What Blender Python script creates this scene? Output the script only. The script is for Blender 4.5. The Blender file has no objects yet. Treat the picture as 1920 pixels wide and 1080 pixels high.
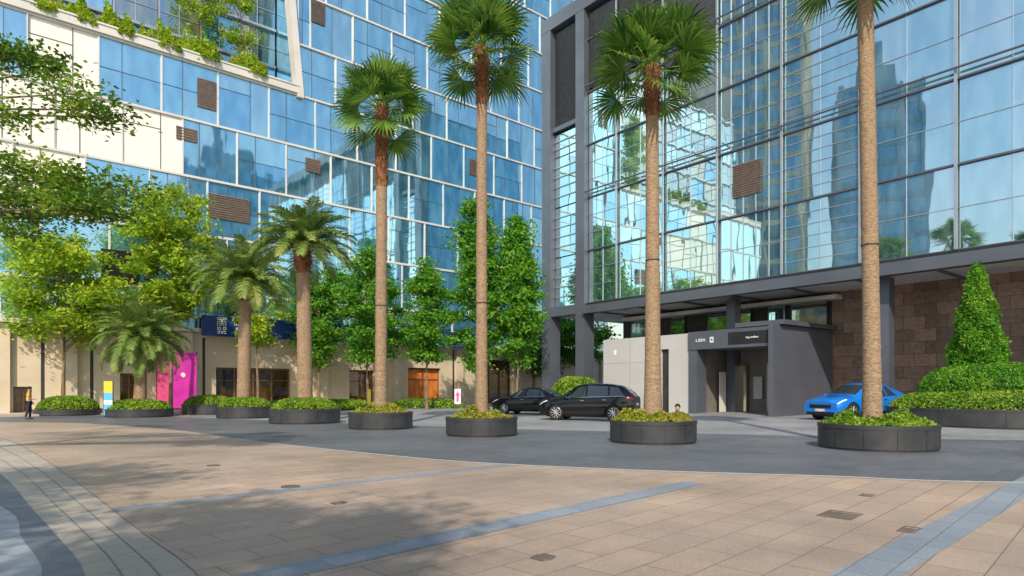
import bpy, bmesh, math, random
import numpy as np
from mathutils import Vector, Matrix
random.seed(7); RNG=np.random.default_rng(7)
PI=math.pi
scene=bpy.context.scene; COL=scene.collection
H=1.6; F=1200.; HY=727.
def G(px,py):
    Y=H*F/(py-HY); return ((px-960)/F*Y, Y)
# ------------------------------------------------------------------ materials
def newmat(name):
    m=bpy.data.materials.new(name); m.use_nodes=True
    nt=m.node_tree; b=nt.nodes['Principled BSDF']; return m,nt,b
def N(nt,t,**kw):
    n=nt.nodes.new(t)
    for k,v in kw.items(): setattr(n,k,v)
    return n
def mat(name,c1,c2=None,rough=.6,metal=0.,scale=3.,bump=0.,bscale=40.,coat=0.,detail=6,spec=.5,stretch=None):
    m,nt,b=newmat(name)
    b.inputs['Roughness'].default_value=rough; b.inputs['Metallic'].default_value=metal
    b.inputs['Specular IOR Level'].default_value=spec
    b.inputs['Coat Weight'].default_value=coat; b.inputs['Coat Roughness'].default_value=.04
    c2=c2 or tuple(x*.75 for x in c1)
    tc=N(nt,'ShaderNodeTexCoord'); mp=N(nt,'ShaderNodeMapping'); nt.links.new(tc.outputs['Object'],mp.inputs[0])
    if stretch: mp.inputs['Scale'].default_value=stretch
    nz=N(nt,'ShaderNodeTexNoise'); nz.inputs['Scale'].default_value=scale; nz.inputs['Detail'].default_value=detail
    nt.links.new(mp.outputs[0],nz.inputs['Vector'])
    r=N(nt,'ShaderNodeValToRGB'); r.color_ramp.elements[0].position=.35; r.color_ramp.elements[1].position=.65
    r.color_ramp.elements[0].color=(*c2,1); r.color_ramp.elements[1].color=(*c1,1)
    nt.links.new(nz.outputs['Fac'],r.inputs[0]); nt.links.new(r.outputs[0],b.inputs['Base Color'])
    if bump:
        n2=N(nt,'ShaderNodeTexNoise'); n2.inputs['Scale'].default_value=bscale; n2.inputs['Detail'].default_value=4
        nt.links.new(mp.outputs[0],n2.inputs['Vector'])
        bp=N(nt,'ShaderNodeBump'); bp.inputs['Strength'].default_value=bump; bp.inputs['Distance'].default_value=.02
        nt.links.new(n2.outputs['Fac'],bp.inputs['Height']); nt.links.new(bp.outputs[0],b.inputs['Normal'])
    return m
def paving(name,c1,c2,mortar,bw,bh,rot,rough=.55,msize=.006,patch=.2,stain=None):
    m,nt,b=newmat(name)
    tc=N(nt,'ShaderNodeTexCoord'); mp=N(nt,'ShaderNodeMapping'); mp.inputs['Rotation'].default_value=(0,0,-rot)
    nt.links.new(tc.outputs['Object'],mp.inputs[0])
    br=N(nt,'ShaderNodeTexBrick'); br.inputs['Scale'].default_value=1.; br.inputs['Brick Width'].default_value=bw; br.inputs['Row Height'].default_value=bh
    br.inputs['Mortar Size'].default_value=msize; br.inputs['Mortar Smooth'].default_value=.3; br.inputs['Bias'].default_value=0
    br.inputs['Color1'].default_value=(*c1,1); br.inputs['Color2'].default_value=(*c2,1); br.inputs['Mortar'].default_value=(*mortar,1)
    nt.links.new(mp.outputs[0],br.inputs['Vector'])
    n1=N(nt,'ShaderNodeTexNoise'); n1.inputs['Scale'].default_value=.3; n1.inputs['Detail'].default_value=8; n1.inputs['Roughness'].default_value=.65
    nt.links.new(mp.outputs[0],n1.inputs['Vector'])
    n2=N(nt,'ShaderNodeTexNoise'); n2.inputs['Scale'].default_value=55; n2.inputs['Detail'].default_value=5
    nt.links.new(mp.outputs[0],n2.inputs['Vector'])
    mr=N(nt,'ShaderNodeMapRange'); mr.inputs[1].default_value=.3; mr.inputs[2].default_value=.7; mr.inputs[3].default_value=1-patch; mr.inputs[4].default_value=1+patch*.6
    nt.links.new(n1.outputs['Fac'],mr.inputs[0])
    mr2=N(nt,'ShaderNodeMapRange'); mr2.inputs[1].default_value=.3; mr2.inputs[2].default_value=.7; mr2.inputs[3].default_value=.82; mr2.inputs[4].default_value=1.14
    nt.links.new(n2.outputs['Fac'],mr2.inputs[0])
    mu=N(nt,'ShaderNodeMath',operation='MULTIPLY'); nt.links.new(mr.outputs[0],mu.inputs[0]); nt.links.new(mr2.outputs[0],mu.inputs[1])
    src=br.outputs['Color']
    if stain:
        n3=N(nt,'ShaderNodeTexNoise'); n3.inputs['Scale'].default_value=.16; n3.inputs['Detail'].default_value=6; n3.inputs['Roughness'].default_value=.6
        nt.links.new(tc.outputs['Object'],n3.inputs['Vector'])
        ms=N(nt,'ShaderNodeMapRange'); ms.inputs[1].default_value=.42; ms.inputs[2].default_value=.66; ms.inputs[3].default_value=0; ms.inputs[4].default_value=.6
        nt.links.new(n3.outputs['Fac'],ms.inputs[0])
        mc=N(nt,'ShaderNodeMix',data_type='RGBA'); mc.blend_type='MIX'; nt.links.new(ms.outputs[0],mc.inputs[0]); nt.links.new(src,mc.inputs[6]); mc.inputs[7].default_value=(*stain,1); src=mc.outputs[2]
    vm=N(nt,'ShaderNodeVectorMath',operation='SCALE'); nt.links.new(src,vm.inputs[0]); nt.links.new(mu.outputs[0],vm.inputs['Scale'])
    nt.links.new(vm.outputs[0],b.inputs['Base Color'])
    mr3=N(nt,'ShaderNodeMapRange'); mr3.inputs[1].default_value=.3; mr3.inputs[2].default_value=.7; mr3.inputs[3].default_value=rough-.12; mr3.inputs[4].default_value=rough+.15
    nt.links.new(n1.outputs['Fac'],mr3.inputs[0]); nt.links.new(mr3.outputs[0],b.inputs['Roughness'])
    bp=N(nt,'ShaderNodeBump'); bp.inputs['Strength'].default_value=.25; bp.inputs['Distance'].default_value=.006; bp.invert=True
    nt.links.new(br.outputs['Fac'],bp.inputs['Height'])
    bp2=N(nt,'ShaderNodeBump'); bp2.inputs['Strength'].default_value=.2; bp2.inputs['Distance'].default_value=.004
    nt.links.new(n2.outputs['Fac'],bp2.inputs['Height']); nt.links.new(bp.outputs[0],bp2.inputs['Normal'])
    nt.links.new(bp2.outputs[0],b.inputs['Normal'])
    return m
def glassmat(name,tints,dark,rough=.03,refl=.85,wav=.03,wscale=.5):
    m,nt,b=newmat(name)
    nt.nodes.remove(b); out=[n for n in nt.nodes if n.type=='OUTPUT_MATERIAL'][0]
    oi=N(nt,'ShaderNodeObjectInfo'); r=N(nt,'ShaderNodeValToRGB'); cr=r.color_ramp
    cr.elements[0].color=(*tints[0],1); cr.elements[1].color=(*tints[-1],1)
    for i,t in enumerate(tints[1:-1]):
        e=cr.elements.new((i+1)/(len(tints)-1)); e.color=(*t,1)
    nt.links.new(oi.outputs['Random'],r.inputs[0])
    gl=N(nt,'ShaderNodeBsdfGlossy'); gl.inputs['Roughness'].default_value=rough; nt.links.new(r.outputs[0],gl.inputs['Color'])
    df=N(nt,'ShaderNodeBsdfDiffuse')
    tc=N(nt,'ShaderNodeTexCoord')
    n0=N(nt,'ShaderNodeTexNoise'); n0.inputs['Scale'].default_value=.6; n0.inputs['Detail'].default_value=3
    mp=N(nt,'ShaderNodeMapping'); mp.inputs['Scale'].default_value=(2.5,2.5,.8); nt.links.new(tc.outputs['Object'],mp.inputs[0])
    ad=N(nt,'ShaderNodeVectorMath',operation='ADD'); nt.links.new(mp.outputs[0],ad.inputs[0])
    sc=N(nt,'ShaderNodeMath',operation='MULTIPLY'); sc.inputs[1].default_value=50; nt.links.new(oi.outputs['Random'],sc.inputs[0]); nt.links.new(sc.outputs[0],ad.inputs[1])
    nt.links.new(ad.outputs[0],n0.inputs['Vector'])
    r2=N(nt,'ShaderNodeValToRGB'); r2.color_ramp.elements[0].position=.4; r2.color_ramp.elements[1].position=.62
    r2.color_ramp.elements[0].color=(*dark[0],1); r2.color_ramp.elements[1].color=(*dark[1],1)
    nt.links.new(n0.outputs['Fac'],r2.inputs[0]); nt.links.new(r2.outputs[0],df.inputs['Color'])
    n1=N(nt,'ShaderNodeTexNoise'); n1.inputs['Scale'].default_value=wscale; n1.inputs['Detail'].default_value=1; n1.inputs['Distortion'].default_value=.4
    nt.links.new(ad.outputs[0],n1.inputs['Vector'])
    bp=N(nt,'ShaderNodeBump'); bp.inputs['Strength'].default_value=1; bp.inputs['Distance'].default_value=wav
    nt.links.new(n1.outputs['Fac'],bp.inputs['Height']); nt.links.new(bp.outputs[0],gl.inputs['Normal'])
    mx=N(nt,'ShaderNodeMixShader'); mx.inputs[0].default_value=refl
    nt.links.new(df.outputs[0],mx.inputs[1]); nt.links.new(gl.outputs[0],mx.inputs[2]); nt.links.new(mx.outputs[0],out.inputs['Surface'])
    return m
def leafmat(name,cols,trans=.3):
    m,nt,b=newmat(name); out=[n for n in nt.nodes if n.type=='OUTPUT_MATERIAL'][0]
    g=N(nt,'ShaderNodeNewGeometry'); r=N(nt,'ShaderNodeValToRGB'); cr=r.color_ramp
    cr.elements[0].color=(*cols[0],1); cr.elements[1].color=(*cols[-1],1)
    for i,t in enumerate(cols[1:-1]):
        e=cr.elements.new((i+1)/(len(cols)-1)); e.color=(*t,1)
    tc=N(nt,'ShaderNodeTexCoord'); nz=N(nt,'ShaderNodeTexNoise'); nz.inputs['Scale'].default_value=.9; nz.inputs['Detail'].default_value=3
    nt.links.new(tc.outputs['Object'],nz.inputs['Vector'])
    ma=N(nt,'ShaderNodeMath',operation='MULTIPLY_ADD'); ma.inputs[1].default_value=.5; nt.links.new(g.outputs['Random Per Island'],ma.inputs[0])
    mb=N(nt,'ShaderNodeMath',operation='MULTIPLY_ADD'); mb.inputs[1].default_value=1.6; mb.inputs[2].default_value=-.55
    nt.links.new(nz.outputs['Fac'],mb.inputs[0]); nt.links.new(mb.outputs[0],ma.inputs[2])
    nt.links.new(ma.outputs[0],r.inputs[0]); nt.links.new(r.outputs[0],b.inputs['Base Color'])
    b.inputs['Roughness'].default_value=.5; b.inputs['Specular IOR Level'].default_value=.35
    tr=N(nt,'ShaderNodeBsdfTranslucent'); nt.links.new(r.outputs[0],tr.inputs['Color'])
    mx=N(nt,'ShaderNodeMixShader'); mx.inputs[0].default_value=trans
    nt.links.new(b.outputs[0],mx.inputs[1]); nt.links.new(tr.outputs[0],mx.inputs[2]); nt.links.new(mx.outputs[0],out.inputs['Surface'])
    return m
def stonemat(name):
    m,nt,b=newmat(name)
    tc=N(nt,'ShaderNodeTexCoord'); sp=N(nt,'ShaderNodeSeparateXYZ'); cb=N(nt,'ShaderNodeCombineXYZ')
    nt.links.new(tc.outputs['Object'],sp.inputs[0]); nt.links.new(sp.outputs[0],cb.inputs[0]); nt.links.new(sp.outputs[2],cb.inputs[1])
    br=N(nt,'ShaderNodeTexBrick'); br.inputs['Scale'].default_value=1; br.inputs['Brick Width'].default_value=1.1; br.inputs['Row Height'].default_value=.7
    br.inputs['Mortar Size'].default_value=.012; br.inputs['Color1'].default_value=(.33,.21,.15,1); br.inputs['Color2'].default_value=(.17,.115,.09,1); br.inputs['Mortar'].default_value=(.06,.045,.04,1)
    nt.links.new(cb.outputs[0],br.inputs['Vector'])
    nz=N(nt,'ShaderNodeTexNoise'); nz.inputs['Scale'].default_value=4; nz.inputs['Detail'].default_value=9; nt.links.new(tc.outputs['Object'],nz.inputs['Vector'])
    mr=N(nt,'ShaderNodeMapRange'); mr.inputs[1].default_value=.3; mr.inputs[2].default_value=.7; mr.inputs[3].default_value=.75; mr.inputs[4].default_value=1.25
    nt.links.new(nz.outputs['Fac'],mr.inputs[0])
    vm=N(nt,'ShaderNodeVectorMath',operation='SCALE'); nt.links.new(br.outputs['Color'],vm.inputs[0]); nt.links.new(mr.outputs[0],vm.inputs['Scale'])
    nt.links.new(vm.outputs[0],b.inputs['Base Color']); b.inputs['Roughness'].default_value=.3
    return m
ROT=math.radians(45.9)
M=dict(
 road=paving('road paving',(.30,.305,.325),(.26,.265,.29),(.18,.18,.19),.6,.3,ROT),
 dark=paving('dark shaded paving',(.135,.145,.17),(.105,.115,.14),(.07,.07,.08),.6,.3,ROT,rough=.5,stain=(.18,.19,.21)),  # dark stone plus the shadow along the planters, both put into the colour
 plaza=paving('pink granite paving',(.50,.375,.285),(.42,.32,.25),(.20,.155,.125),.9,.45,ROT,patch=.3,stain=(.33,.285,.25),msize=.008),
 strip=paving('blue grey strip',(.29,.33,.385),(.24,.285,.34),(.14,.16,.18),.6,.3,ROT),
 dstrip=paving('dark curved strip',(.17,.20,.24),(.14,.17,.21),(.09,.1,.12),.6,.3,ROT+.3),
 pale=paving('pale stone paving',(.50,.44,.375),(.43,.385,.335),(.24,.21,.18),.9,.45,ROT+.35,patch=.28),
 pale2=paving('cool pale stone',(.38,.42,.47),(.33,.37,.42),(.2,.22,.25),.9,.45,ROT+.35),
 kerb=mat('kerb stone',(.55,.53,.51),(.43,.42,.41),rough=.6,scale=5,bump=.2),
 charcoal=mat('charcoal planter stone',(.045,.048,.053),(.03,.032,.036),rough=.45,scale=2.5,bump=.15,bscale=60),
 soil=mat('soil',(.05,.035,.022),rough=.95,bump=.8),
 frame_grey=mat('dark grey cladding',(.125,.14,.175),(.105,.118,.15),rough=.38,metal=.3,scale=.6),
 frame_dark=mat('dark metal',(.045,.05,.06),rough=.35,metal=.5,scale=1),
 silver=mat('silver mullion',(.5,.55,.59),(.44,.48,.52),rough=.3,metal=.6,scale=1),
 cream=mat('silvery facade frame',(.68,.66,.61),(.60,.58,.54),rough=.4,scale=.8),
 beige=mat('beige stone',(.66,.56,.41),(.57,.48,.35),rough=.6,scale=.8,bump=.1),
 soffit=mat('soffit',(.75,.73,.7),rough=.6,scale=.5),
 concrete=mat('pale smooth wall panel',(.50,.50,.50),(.46,.46,.465),rough=.6,scale=.5,bump=.04,detail=2),
 louvre=mat('louvre blade',(.15,.15,.16),rough=.45,metal=.3),
 louvre_brown=mat('brown louvre blade',(.30,.23,.20),rough=.5,metal=.2),
 stone=stonemat('brown stone cladding'),
 black=mat('black interior',(.012,.012,.013),rough=.4),
 interior=mat('dim interior',(.045,.042,.04),(.025,.023,.022),rough=.5,scale=2),
 lobby=mat('lobby wall',(.20,.185,.17),(.15,.14,.13),rough=.4,scale=1),
 brass=mat('brown timber frame',(.20,.10,.045),(.13,.06,.03),rough=.4,scale=4,stretch=(8,8,1)),
 orange=mat('orange lit timber',(.85,.28,.05),(.5,.14,.03),rough=.4,scale=1.2,stretch=(3,3,.5)),  # orange light on the wood door is put into its colour
 magenta=mat('magenta banner',(.80,.04,.45),(.55,.03,.38),rough=.5,scale=1.2),
 banner_blue=mat('navy sign band',(.012,.05,.24),(.009,.035,.18),rough=.35),
 white=mat('white lettering',(.85,.85,.85),(.8,.8,.8),rough=.5),
 yellow=mat('yellow panel',(.85,.58,.04),(.78,.52,.03),rough=.5),
 skyblue=mat('light blue panel',(.08,.42,.75),(.12,.5,.82),rough=.5),
 pink=mat('pink sign',(.85,.10,.30),rough=.5),
 painted_glare=mat('pale sunlit panel',(.95,.88,.72),(.88,.84,.78),rough=.25,scale=.4,coat=.4,detail=2),  # sun glare off the glass, put into a pale warm panel colour
 trunk=mat('palm trunk',(.40,.28,.175),(.20,.135,.08),rough=.9,scale=11,bump=1,bscale=22,stretch=(1,1,3)),
 sheath=mat('palm leaf bases',(.33,.14,.06),(.12,.05,.02),rough=.9,scale=7,bump=1,bscale=20),
 bark=mat('bark',(.26,.19,.12),(.14,.10,.06),rough=.9,scale=6,bump=.6,bscale=20,stretch=(1,1,.3)),
 strap=mat('dark strap',(.05,.04,.035),rough=.7),
 fan=leafmat('fan palm leaf',[(.02,.08,.015),(.07,.18,.025),(.18,.31,.045),(.34,.42,.09)],.38),
 feather=leafmat('feather palm leaf',[(.06,.14,.025),(.13,.23,.045),(.26,.34,.08),(.42,.44,.16)],.32),
 bright=leafmat('bright young foliage',[(.11,.25,.015),(.24,.42,.02),(.40,.52,.03),(.58,.60,.06)],.42),
 green=leafmat('green foliage',[(.03,.13,.015),(.08,.27,.02),(.16,.38,.025),(.28,.46,.04)],.38),
 deep=leafmat('deep foliage',[(.015,.06,.014),(.035,.12,.018),(.07,.18,.022),(.14,.25,.035)],.3),
 near=leafmat('near tree foliage',[(.04,.11,.012),(.10,.22,.018),(.20,.34,.025),(.38,.46,.05)],.4),
 hedge=leafmat('hedge foliage',[(.06,.15,.012),(.13,.27,.018),(.24,.38,.03),(.38,.44,.05)],.28),
 cover=leafmat('mixed ground cover',[(.10,.15,.02),(.24,.27,.02),(.36,.36,.05),(.24,.09,.03)],.25),
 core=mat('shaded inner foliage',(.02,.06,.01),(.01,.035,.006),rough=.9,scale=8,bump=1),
 paint_black=mat('black car paint',(.004,.004,.005),rough=.12,coat=.35,spec=.4),
 paint_blue=mat('blue car paint',(.012,.22,.80),(.010,.20,.74),rough=.2,metal=.2,coat=.8),
 carglass=mat('car glass',(.03,.045,.055),rough=.04,spec=.9,coat=.8),
 tyre=mat('tyre rubber',(.015,.015,.015),rough=.85),
 rim=mat('alloy rim',(.65,.65,.67),rough=.25,metal=.8),
 chrome=mat('chrome',(.75,.75,.77),rough=.12,metal=1),
 redlamp=mat('red lamp lens',(.45,.01,.01),rough=.15,coat=1),
 headlamp=mat('clear lamp lens',(.85,.88,.9),rough=.1,coat=1),
 plate=mat('number plate',(.7,.72,.7),rough=.5),
 iron=mat('cast iron',(.12,.105,.095),rough=.6,metal=.3,bump=.3),
 ironl=mat('worn iron',(.20,.17,.145),rough=.6,metal=.2,bump=.3),
 skin=mat('skin',(.45,.28,.2),rough=.55), hair=mat('black hair',(.012,.01,.009),rough=.6),
 shirt=mat('yellow shirt',(.8,.5,.05),rough=.8), trousers=mat('navy trousers',(.02,.025,.04),rough=.8),
 red=mat('red shirt',(.5,.05,.05),rough=.8), shoe=mat('dark shoe',(.02,.02,.02),rough=.6),
 tower=mat('tower concrete',(.62,.54,.42),(.54,.46,.36),rough=.7),
 towerblue=mat('blue tower cladding',(.26,.40,.54),(.21,.34,.47),rough=.5),
 glassL=glassmat('blue curtain glass',[(.55,.85,1.),(.68,.93,1.),(.42,.70,.92),(.80,.97,1.),(.58,.88,1.),(.32,.60,.84),(.66,.91,1.)],[(.06,.24,.36),(.18,.48,.66)],.03,.74,.004,.5),
 glassR=glassmat('teal curtain glass',[(.75,.95,.99),(.85,.97,1.),(.62,.87,.94),(.80,.96,.97)],[(.08,.20,.22),(.28,.46,.46)],.015,.80,.005,.4),
 glassD=glassmat('terrace glass',[(.45,.65,.78),(.72,.70,.56),(.40,.60,.76),(.60,.82,.92)],[(.06,.10,.13),(.30,.26,.14)],.05,.7,.006),
 glassT=glassmat('tower glass',[(.35,.6,.8),(.4,.65,.85)],[(.14,.28,.40),(.2,.36,.48)],.1,.4,.01),
 shopglass=glassmat('shop glass',[(.4,.36,.3),(.3,.3,.3)],[(.03,.018,.012),(.14,.075,.03)],.04,.35,.004),
)
# ------------------------------------------------------------------ mesh helpers
class MB:
    def __init__(s): s.v=[]; s.f=[]
    def box(s,x0,x1,y0,y1,z0,z1):
        n=len(s.v)
        s.v+=[(x0,y0,z0),(x1,y0,z0),(x1,y1,z0),(x0,y1,z0),(x0,y0,z1),(x1,y0,z1),(x1,y1,z1),(x0,y1,z1)]
        s.f+=[tuple(n+i for i in q) for q in ((0,3,2,1),(4,5,6,7),(0,1,5,4),(1,2,6,5),(2,3,7,6),(3,0,4,7))]; return s
    def poly(s,pts):
        n=len(s.v); s.v+=[tuple(p) for p in pts]; s.f.append(tuple(range(n,n+len(pts)))); return s
    def tube(s,pts,rad,n=10,cap=True):
        b=len(s.v); P=[Vector(p) for p in pts]
        for i,p in enumerate(P):
            d=(P[min(i+1,len(P)-1)]-P[max(i-1,0)]).normalized()
            a=d.orthogonal() if abs(d.z)<.9 else Vector((1,0,0)); a=(a-d*a.dot(d)).normalized(); c=d.cross(a)
            r=rad[i] if hasattr(rad,'__len__') else rad
            for k in range(n):
                t=2*PI*k/n; q=p+(a*math.cos(t)+c*math.sin(t))*r; s.v.append(tuple(q))
        for i in range(len(P)-1):
            for k in range(n):
                k2=(k+1)%n; s.f.append((b+i*n+k,b+i*n+k2,b+(i+1)*n+k2,b+(i+1)*n+k))
        if cap:
            s.f.append(tuple(b+k for k in range(n))[::-1]); s.f.append(tuple(b+(len(P)-1)*n+k for k in range(n)))
        return s
    def lathe(s,prof,n=32,c=(0,0,0),axis='z',close=False):
        b=len(s.v)
        for r,z in prof:
            for k in range(n):
                t=2*PI*k/n
                if axis=='z': s.v.append((c[0]+r*math.cos(t),c[1]+r*math.sin(t),c[2]+z))
                else: s.v.append((c[0]+r*math.cos(t),c[1]+z,c[2]+r*math.sin(t)))
        m=len(prof)
        for i in range(m if close else m-1):
            j=(i+1)%m
            for k in range(n):
                k2=(k+1)%n; s.f.append((b+i*n+k,b+i*n+k2,b+j*n+k2,b+j*n+k))
        return s
    def build(s,name,m,parent=None,smooth=False,sharp=None):
        me=bpy.data.meshes.new(name); me.from_pydata(s.v,[],s.f); me.materials.append(m)
        if smooth:
            me.polygons.foreach_set('use_smooth',[True]*len(me.polygons))
            me.set_sharp_from_angle(angle=math.radians(sharp or 40))
        o=bpy.data.objects.new(name,me); COL.objects.link(o)
        if parent: o.parent=parent
        return o
def Bx(name,m,parent,*a):
    mb=MB()
    for i in range(0,len(a),6): mb.box(*a[i:i+6])
    return mb.build(name,m,parent)
def tag(o,label,cat=None,group=None,kind=None):
    o['label']=label
    if cat: o['category']=cat
    if group: o['group']=group
    if kind: o['kind']=kind
    return o
def empty(name,loc,rz=0,label=None,cat=None,group=None):
    o=bpy.data.objects.new(name,None); COL.objects.link(o); o.location=loc; o.rotation_euler=(0,0,rz); o.empty_display_size=.3
    if label: tag(o,label,cat,group)
    return o
def struct(name,mb,m,label):
    o=mb.build(name,m); o['kind']='structure'; o['label']=label; o['category']=name.replace('_',' '); return o
def text(name,s,size,m,parent,loc,rot,depth=.02,sx=1):
    cu=bpy.data.curves.new(name,'FONT'); cu.body=s; cu.size=size; cu.extrude=depth/2; cu.align_x='CENTER'; cu.align_y='CENTER'; cu.resolution_u=3
    t=bpy.data.objects.new(name,cu); COL.objects.link(t); bpy.context.view_layer.update()
    me=bpy.data.meshes.new_from_object(t.evaluated_get(bpy.context.evaluated_depsgraph_get())); bpy.data.objects.remove(t)
    me.materials.clear(); me.materials.append(m)
    o=bpy.data.objects.new(name,me); COL.objects.link(o); o.parent=parent; o.location=loc; o.rotation_euler=rot; o.scale=(sx,1,1); return o
def leafmesh(name,C,size,m,parent,aspect=.5,flat=.0):
    n=len(C); a=RNG.normal(size=(n,3)); a[:,2]*=(1-flat); a/=np.linalg.norm(a,axis=1)[:,None]
    b=RNG.normal(size=(n,3)); b[:,2]*=(1-flat*.6); b-=a*(a*b).sum(1)[:,None]; b/=np.linalg.norm(b,axis=1)[:,None]
    s=size*(.6+.8*RNG.random(n))[:,None]
    V=np.empty((n,4,3)); V[:,0]=C-a*s; V[:,1]=C+b*s*aspect-a*s*.1; V[:,2]=C+a*s; V[:,3]=C-b*s*aspect-a*s*.1
    V[:,2,2]-=s[:,0]*.25
    me=bpy.data.meshes.new(name); me.vertices.add(n*4); me.vertices.foreach_set('co',V.reshape(-1))
    me.loops.add(n*4); me.loops.foreach_set('vertex_index',np.arange(n*4)); me.polygons.add(n)
    me.polygons.foreach_set('loop_start',np.arange(n)*4); me.polygons.foreach_set('loop_total',np.full(n,4)); me.update(calc_edges=True)
    me.materials.append(m); o=bpy.data.objects.new(name,me); COL.objects.link(o)
    if parent: o.parent=parent
    return o
# ------------------------------------------------------------------ ground
def catmull(pts,k=8):
    P=[np.array(p,float) for p in pts]; P=[2*P[0]-P[1]]+P+[2*P[-1]-P[-2]]; out=[]
    for i in range(1,len(P)-2):
        for j in range(k):
            t=j/k; a,b,c,d=P[i-1:i+3]
            out.append(.5*((2*b)+(-a+c)*t+(2*a-5*b+4*c-d)*t*t+(-a+3*b-3*c+d)*t**3))
    out.append(P[-2]); return [tuple(p) for p in out]
def resample(pts,n=120):
    P=np.array(pts); d=np.concatenate([[0],np.cumsum(np.linalg.norm(np.diff(P,axis=0),axis=1))]); t=np.linspace(0,d[-1],n)
    return [(float(a),float(b)) for a,b in zip(np.interp(t,d,P[:,0]),np.interp(t,d,P[:,1]))]
def sheet(pts,z): return MB().poly([(p[0],p[1],z) for p in pts])
def band(A,B,z):
    mb=MB(); n=min(len(A),len(B))
    for i in range(n-1): mb.poly([(*B[i],z),(*B[i+1],z),(*A[i+1],z),(*A[i],z)])
    return mb
struct('ground',MB().poly([(-400,-300,0),(400,-300,0),(400,600,0),(-400,600,0)]),M['road'],'grey stone paved roadway running between the planters and the buildings')
edge=catmull([(-60,29.5),(-40,29.5),G(40,792),G(200,797),G(340,808),G(460,825),G(600,841),G(750,856),G(900,868),G(1200,882),G(1550,893),G(1920,905),(19,10.2),(60,5)])
back=catmull([(-60,36),(-40,36.5),G(0,777),G(180,779),G(330,782),G(500,788),G(800,799),G(1100,808),G(1500,817),G(1920,826),(30,17),(60,12)])
struct('roadway',sheet(back+edge[::-1][:-2],.004),M['dark'],'charcoal paved band under the row of palm planters, with shadow painted into its darker tone')
struct('plaza',sheet(edge+[(60,-30),(-60,-30)],.008),M['plaza'],'pinkish granite paved plaza filling the foreground')
e2=[p for p in edge if p[0]>-9 and p[0]<30]
e3=[(p[0],p[1]-.14) for p in e2]
struct('kerb',band(e2,e3,.014),M['kerb'],'thin pale stone edging between pink plaza and dark roadway')
o1=resample(catmull([(-48,36),(-30,29),(-22.5,25),G(0,822),G(60,848),G(130,895),G(230,972),G(300,1025),G(370,1080),(-1.7,3.8),(-1,1.5),(-.6,-3),(-.5,-12)]))
i1=resample(catmull([(-48,31.5),(-32,26),(-21,20.8),(-14,16),G(0,890),G(60,955),G(110,1010),G(160,1080),(-2.6,3.8),(-2,1.5),(-1.6,-3),(-1.5,-12)]))
i2=resample(catmull([(-48,27),(-32,22),(-20,16.8),(-11.5,12),G(0,950),G(40,1010),G(80,1080),(-3.1,3.8),(-2.5,1.5),(-2.1,-3),(-2.0,-12)]))
struct('pavement',band(o1,i1,.012),M['pale'],'curved pale beige stone band at lower left of plaza')
def mix(A,B,t): return [(a[0]*(1-t)+b[0]*t,a[1]*(1-t)+b[1]*t) for a,b in zip(A,B)]
for t,nm in ((0,'outer'),(.33,'middle'),(.66,'inner')):
    struct('paving_joint',band(mix(o1,i1,t),mix(o1,i1,t+.014),.016),M['ironl'],'thin dark curved joint, %s one, in the pale beige paving'%nm)
struct('pavement_strip',band(i1,i2,.0125),M['dstrip'],'curved dark blue grey paving band beside the pale beige band')
struct('footpath',sheet(i2+[(-60,-12),(-60,27)],.0105),M['pale2'],'cool pale paving in the lower left corner')
def strip(a,b,w,lab,z=.012):
    a=Vector(a);b=Vector(b);d=(b-a).normalized();n=Vector((-d.y,d.x))*w/2
    struct('paving_strip',sheet([a-n,b-n,b+n,a+n],z),M['strip'],lab)
strip((G(505,1080)[0]-.7,G(505,1080)[1]-.72),G(1302,906),.42,'long blue grey strip crossing the middle of the pink plaza')
strip(G(190,960),G(965,871),.28,'narrow blue grey strip in the far half of the pink plaza',.0098)
strip(G(1500,1150),(G(1920,927)[0]+2,G(1920,927)[1]+2.06),.44,'blue grey strip at the lower right of the pink plaza')
def cover(px,py,r,round_,lab,w=None):
    x,y=G(px,py)
    e=empty('manhole_cover' if round_ else 'drain_cover',(x,y,.010),ROT,lab,'manhole cover' if round_ else 'drain cover')
    if round_:
        MB().lathe([(r,0),(r,.01),(r*.86,.01),(r*.86,.004),(0,.004)],28).build('rim',M['ironl'],e)
        MB().lathe([(r*.84,.006),(r*.3,.009),(0,.009)],28).build('lid',M['iron'],e)
        mb=MB()
        for i in range(-3,4):
            w=math.sqrt(max(.01,(r*.78)**2-(i*r*.22)**2)); mb.box(-w,w,i*r*.22-.008,i*r*.22+.008,.008,.014)
        mb.build('rib',M['ironl'],e)
    else:
        Bx('rim',M['ironl'],e,-r,r,-w,-w+.02,0,.006,-r,r,w-.02,w,0,.006,-r,-r+.02,-w+.021,w-.021,0,.006,r-.02,r,-w+.021,w-.021,0,.006)
        mb=MB(); k=int((r*2-.08)/.06)
        for i in range(k): mb.box(-r+.04+i*.06,-r+.075+i*.06,-w+.03,w-.03,.001,.005)
        mb.build('grate',M['ironl'],e)
cover(1018,1048,.10,True,'round iron manhole cover in the near middle of the plaza')
cover(545,914,.15,True,'dark round cover lying on the far narrow blue strip')
cover(635,945,.09,True,'small round cover just right of and below the narrow strip')
cover(400,874,.13,True,'small far round cover at left on the pink plaza')
cover(1625,930,.12,False,'small far rectangular drain cover at right of plaza',.08)
cover(1575,967,.26,False,'largest rectangular drain cover at right of plaza',.2)
cover(1705,995,.18,False,'rectangular drain cover nearest the right blue strip',.09)
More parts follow.
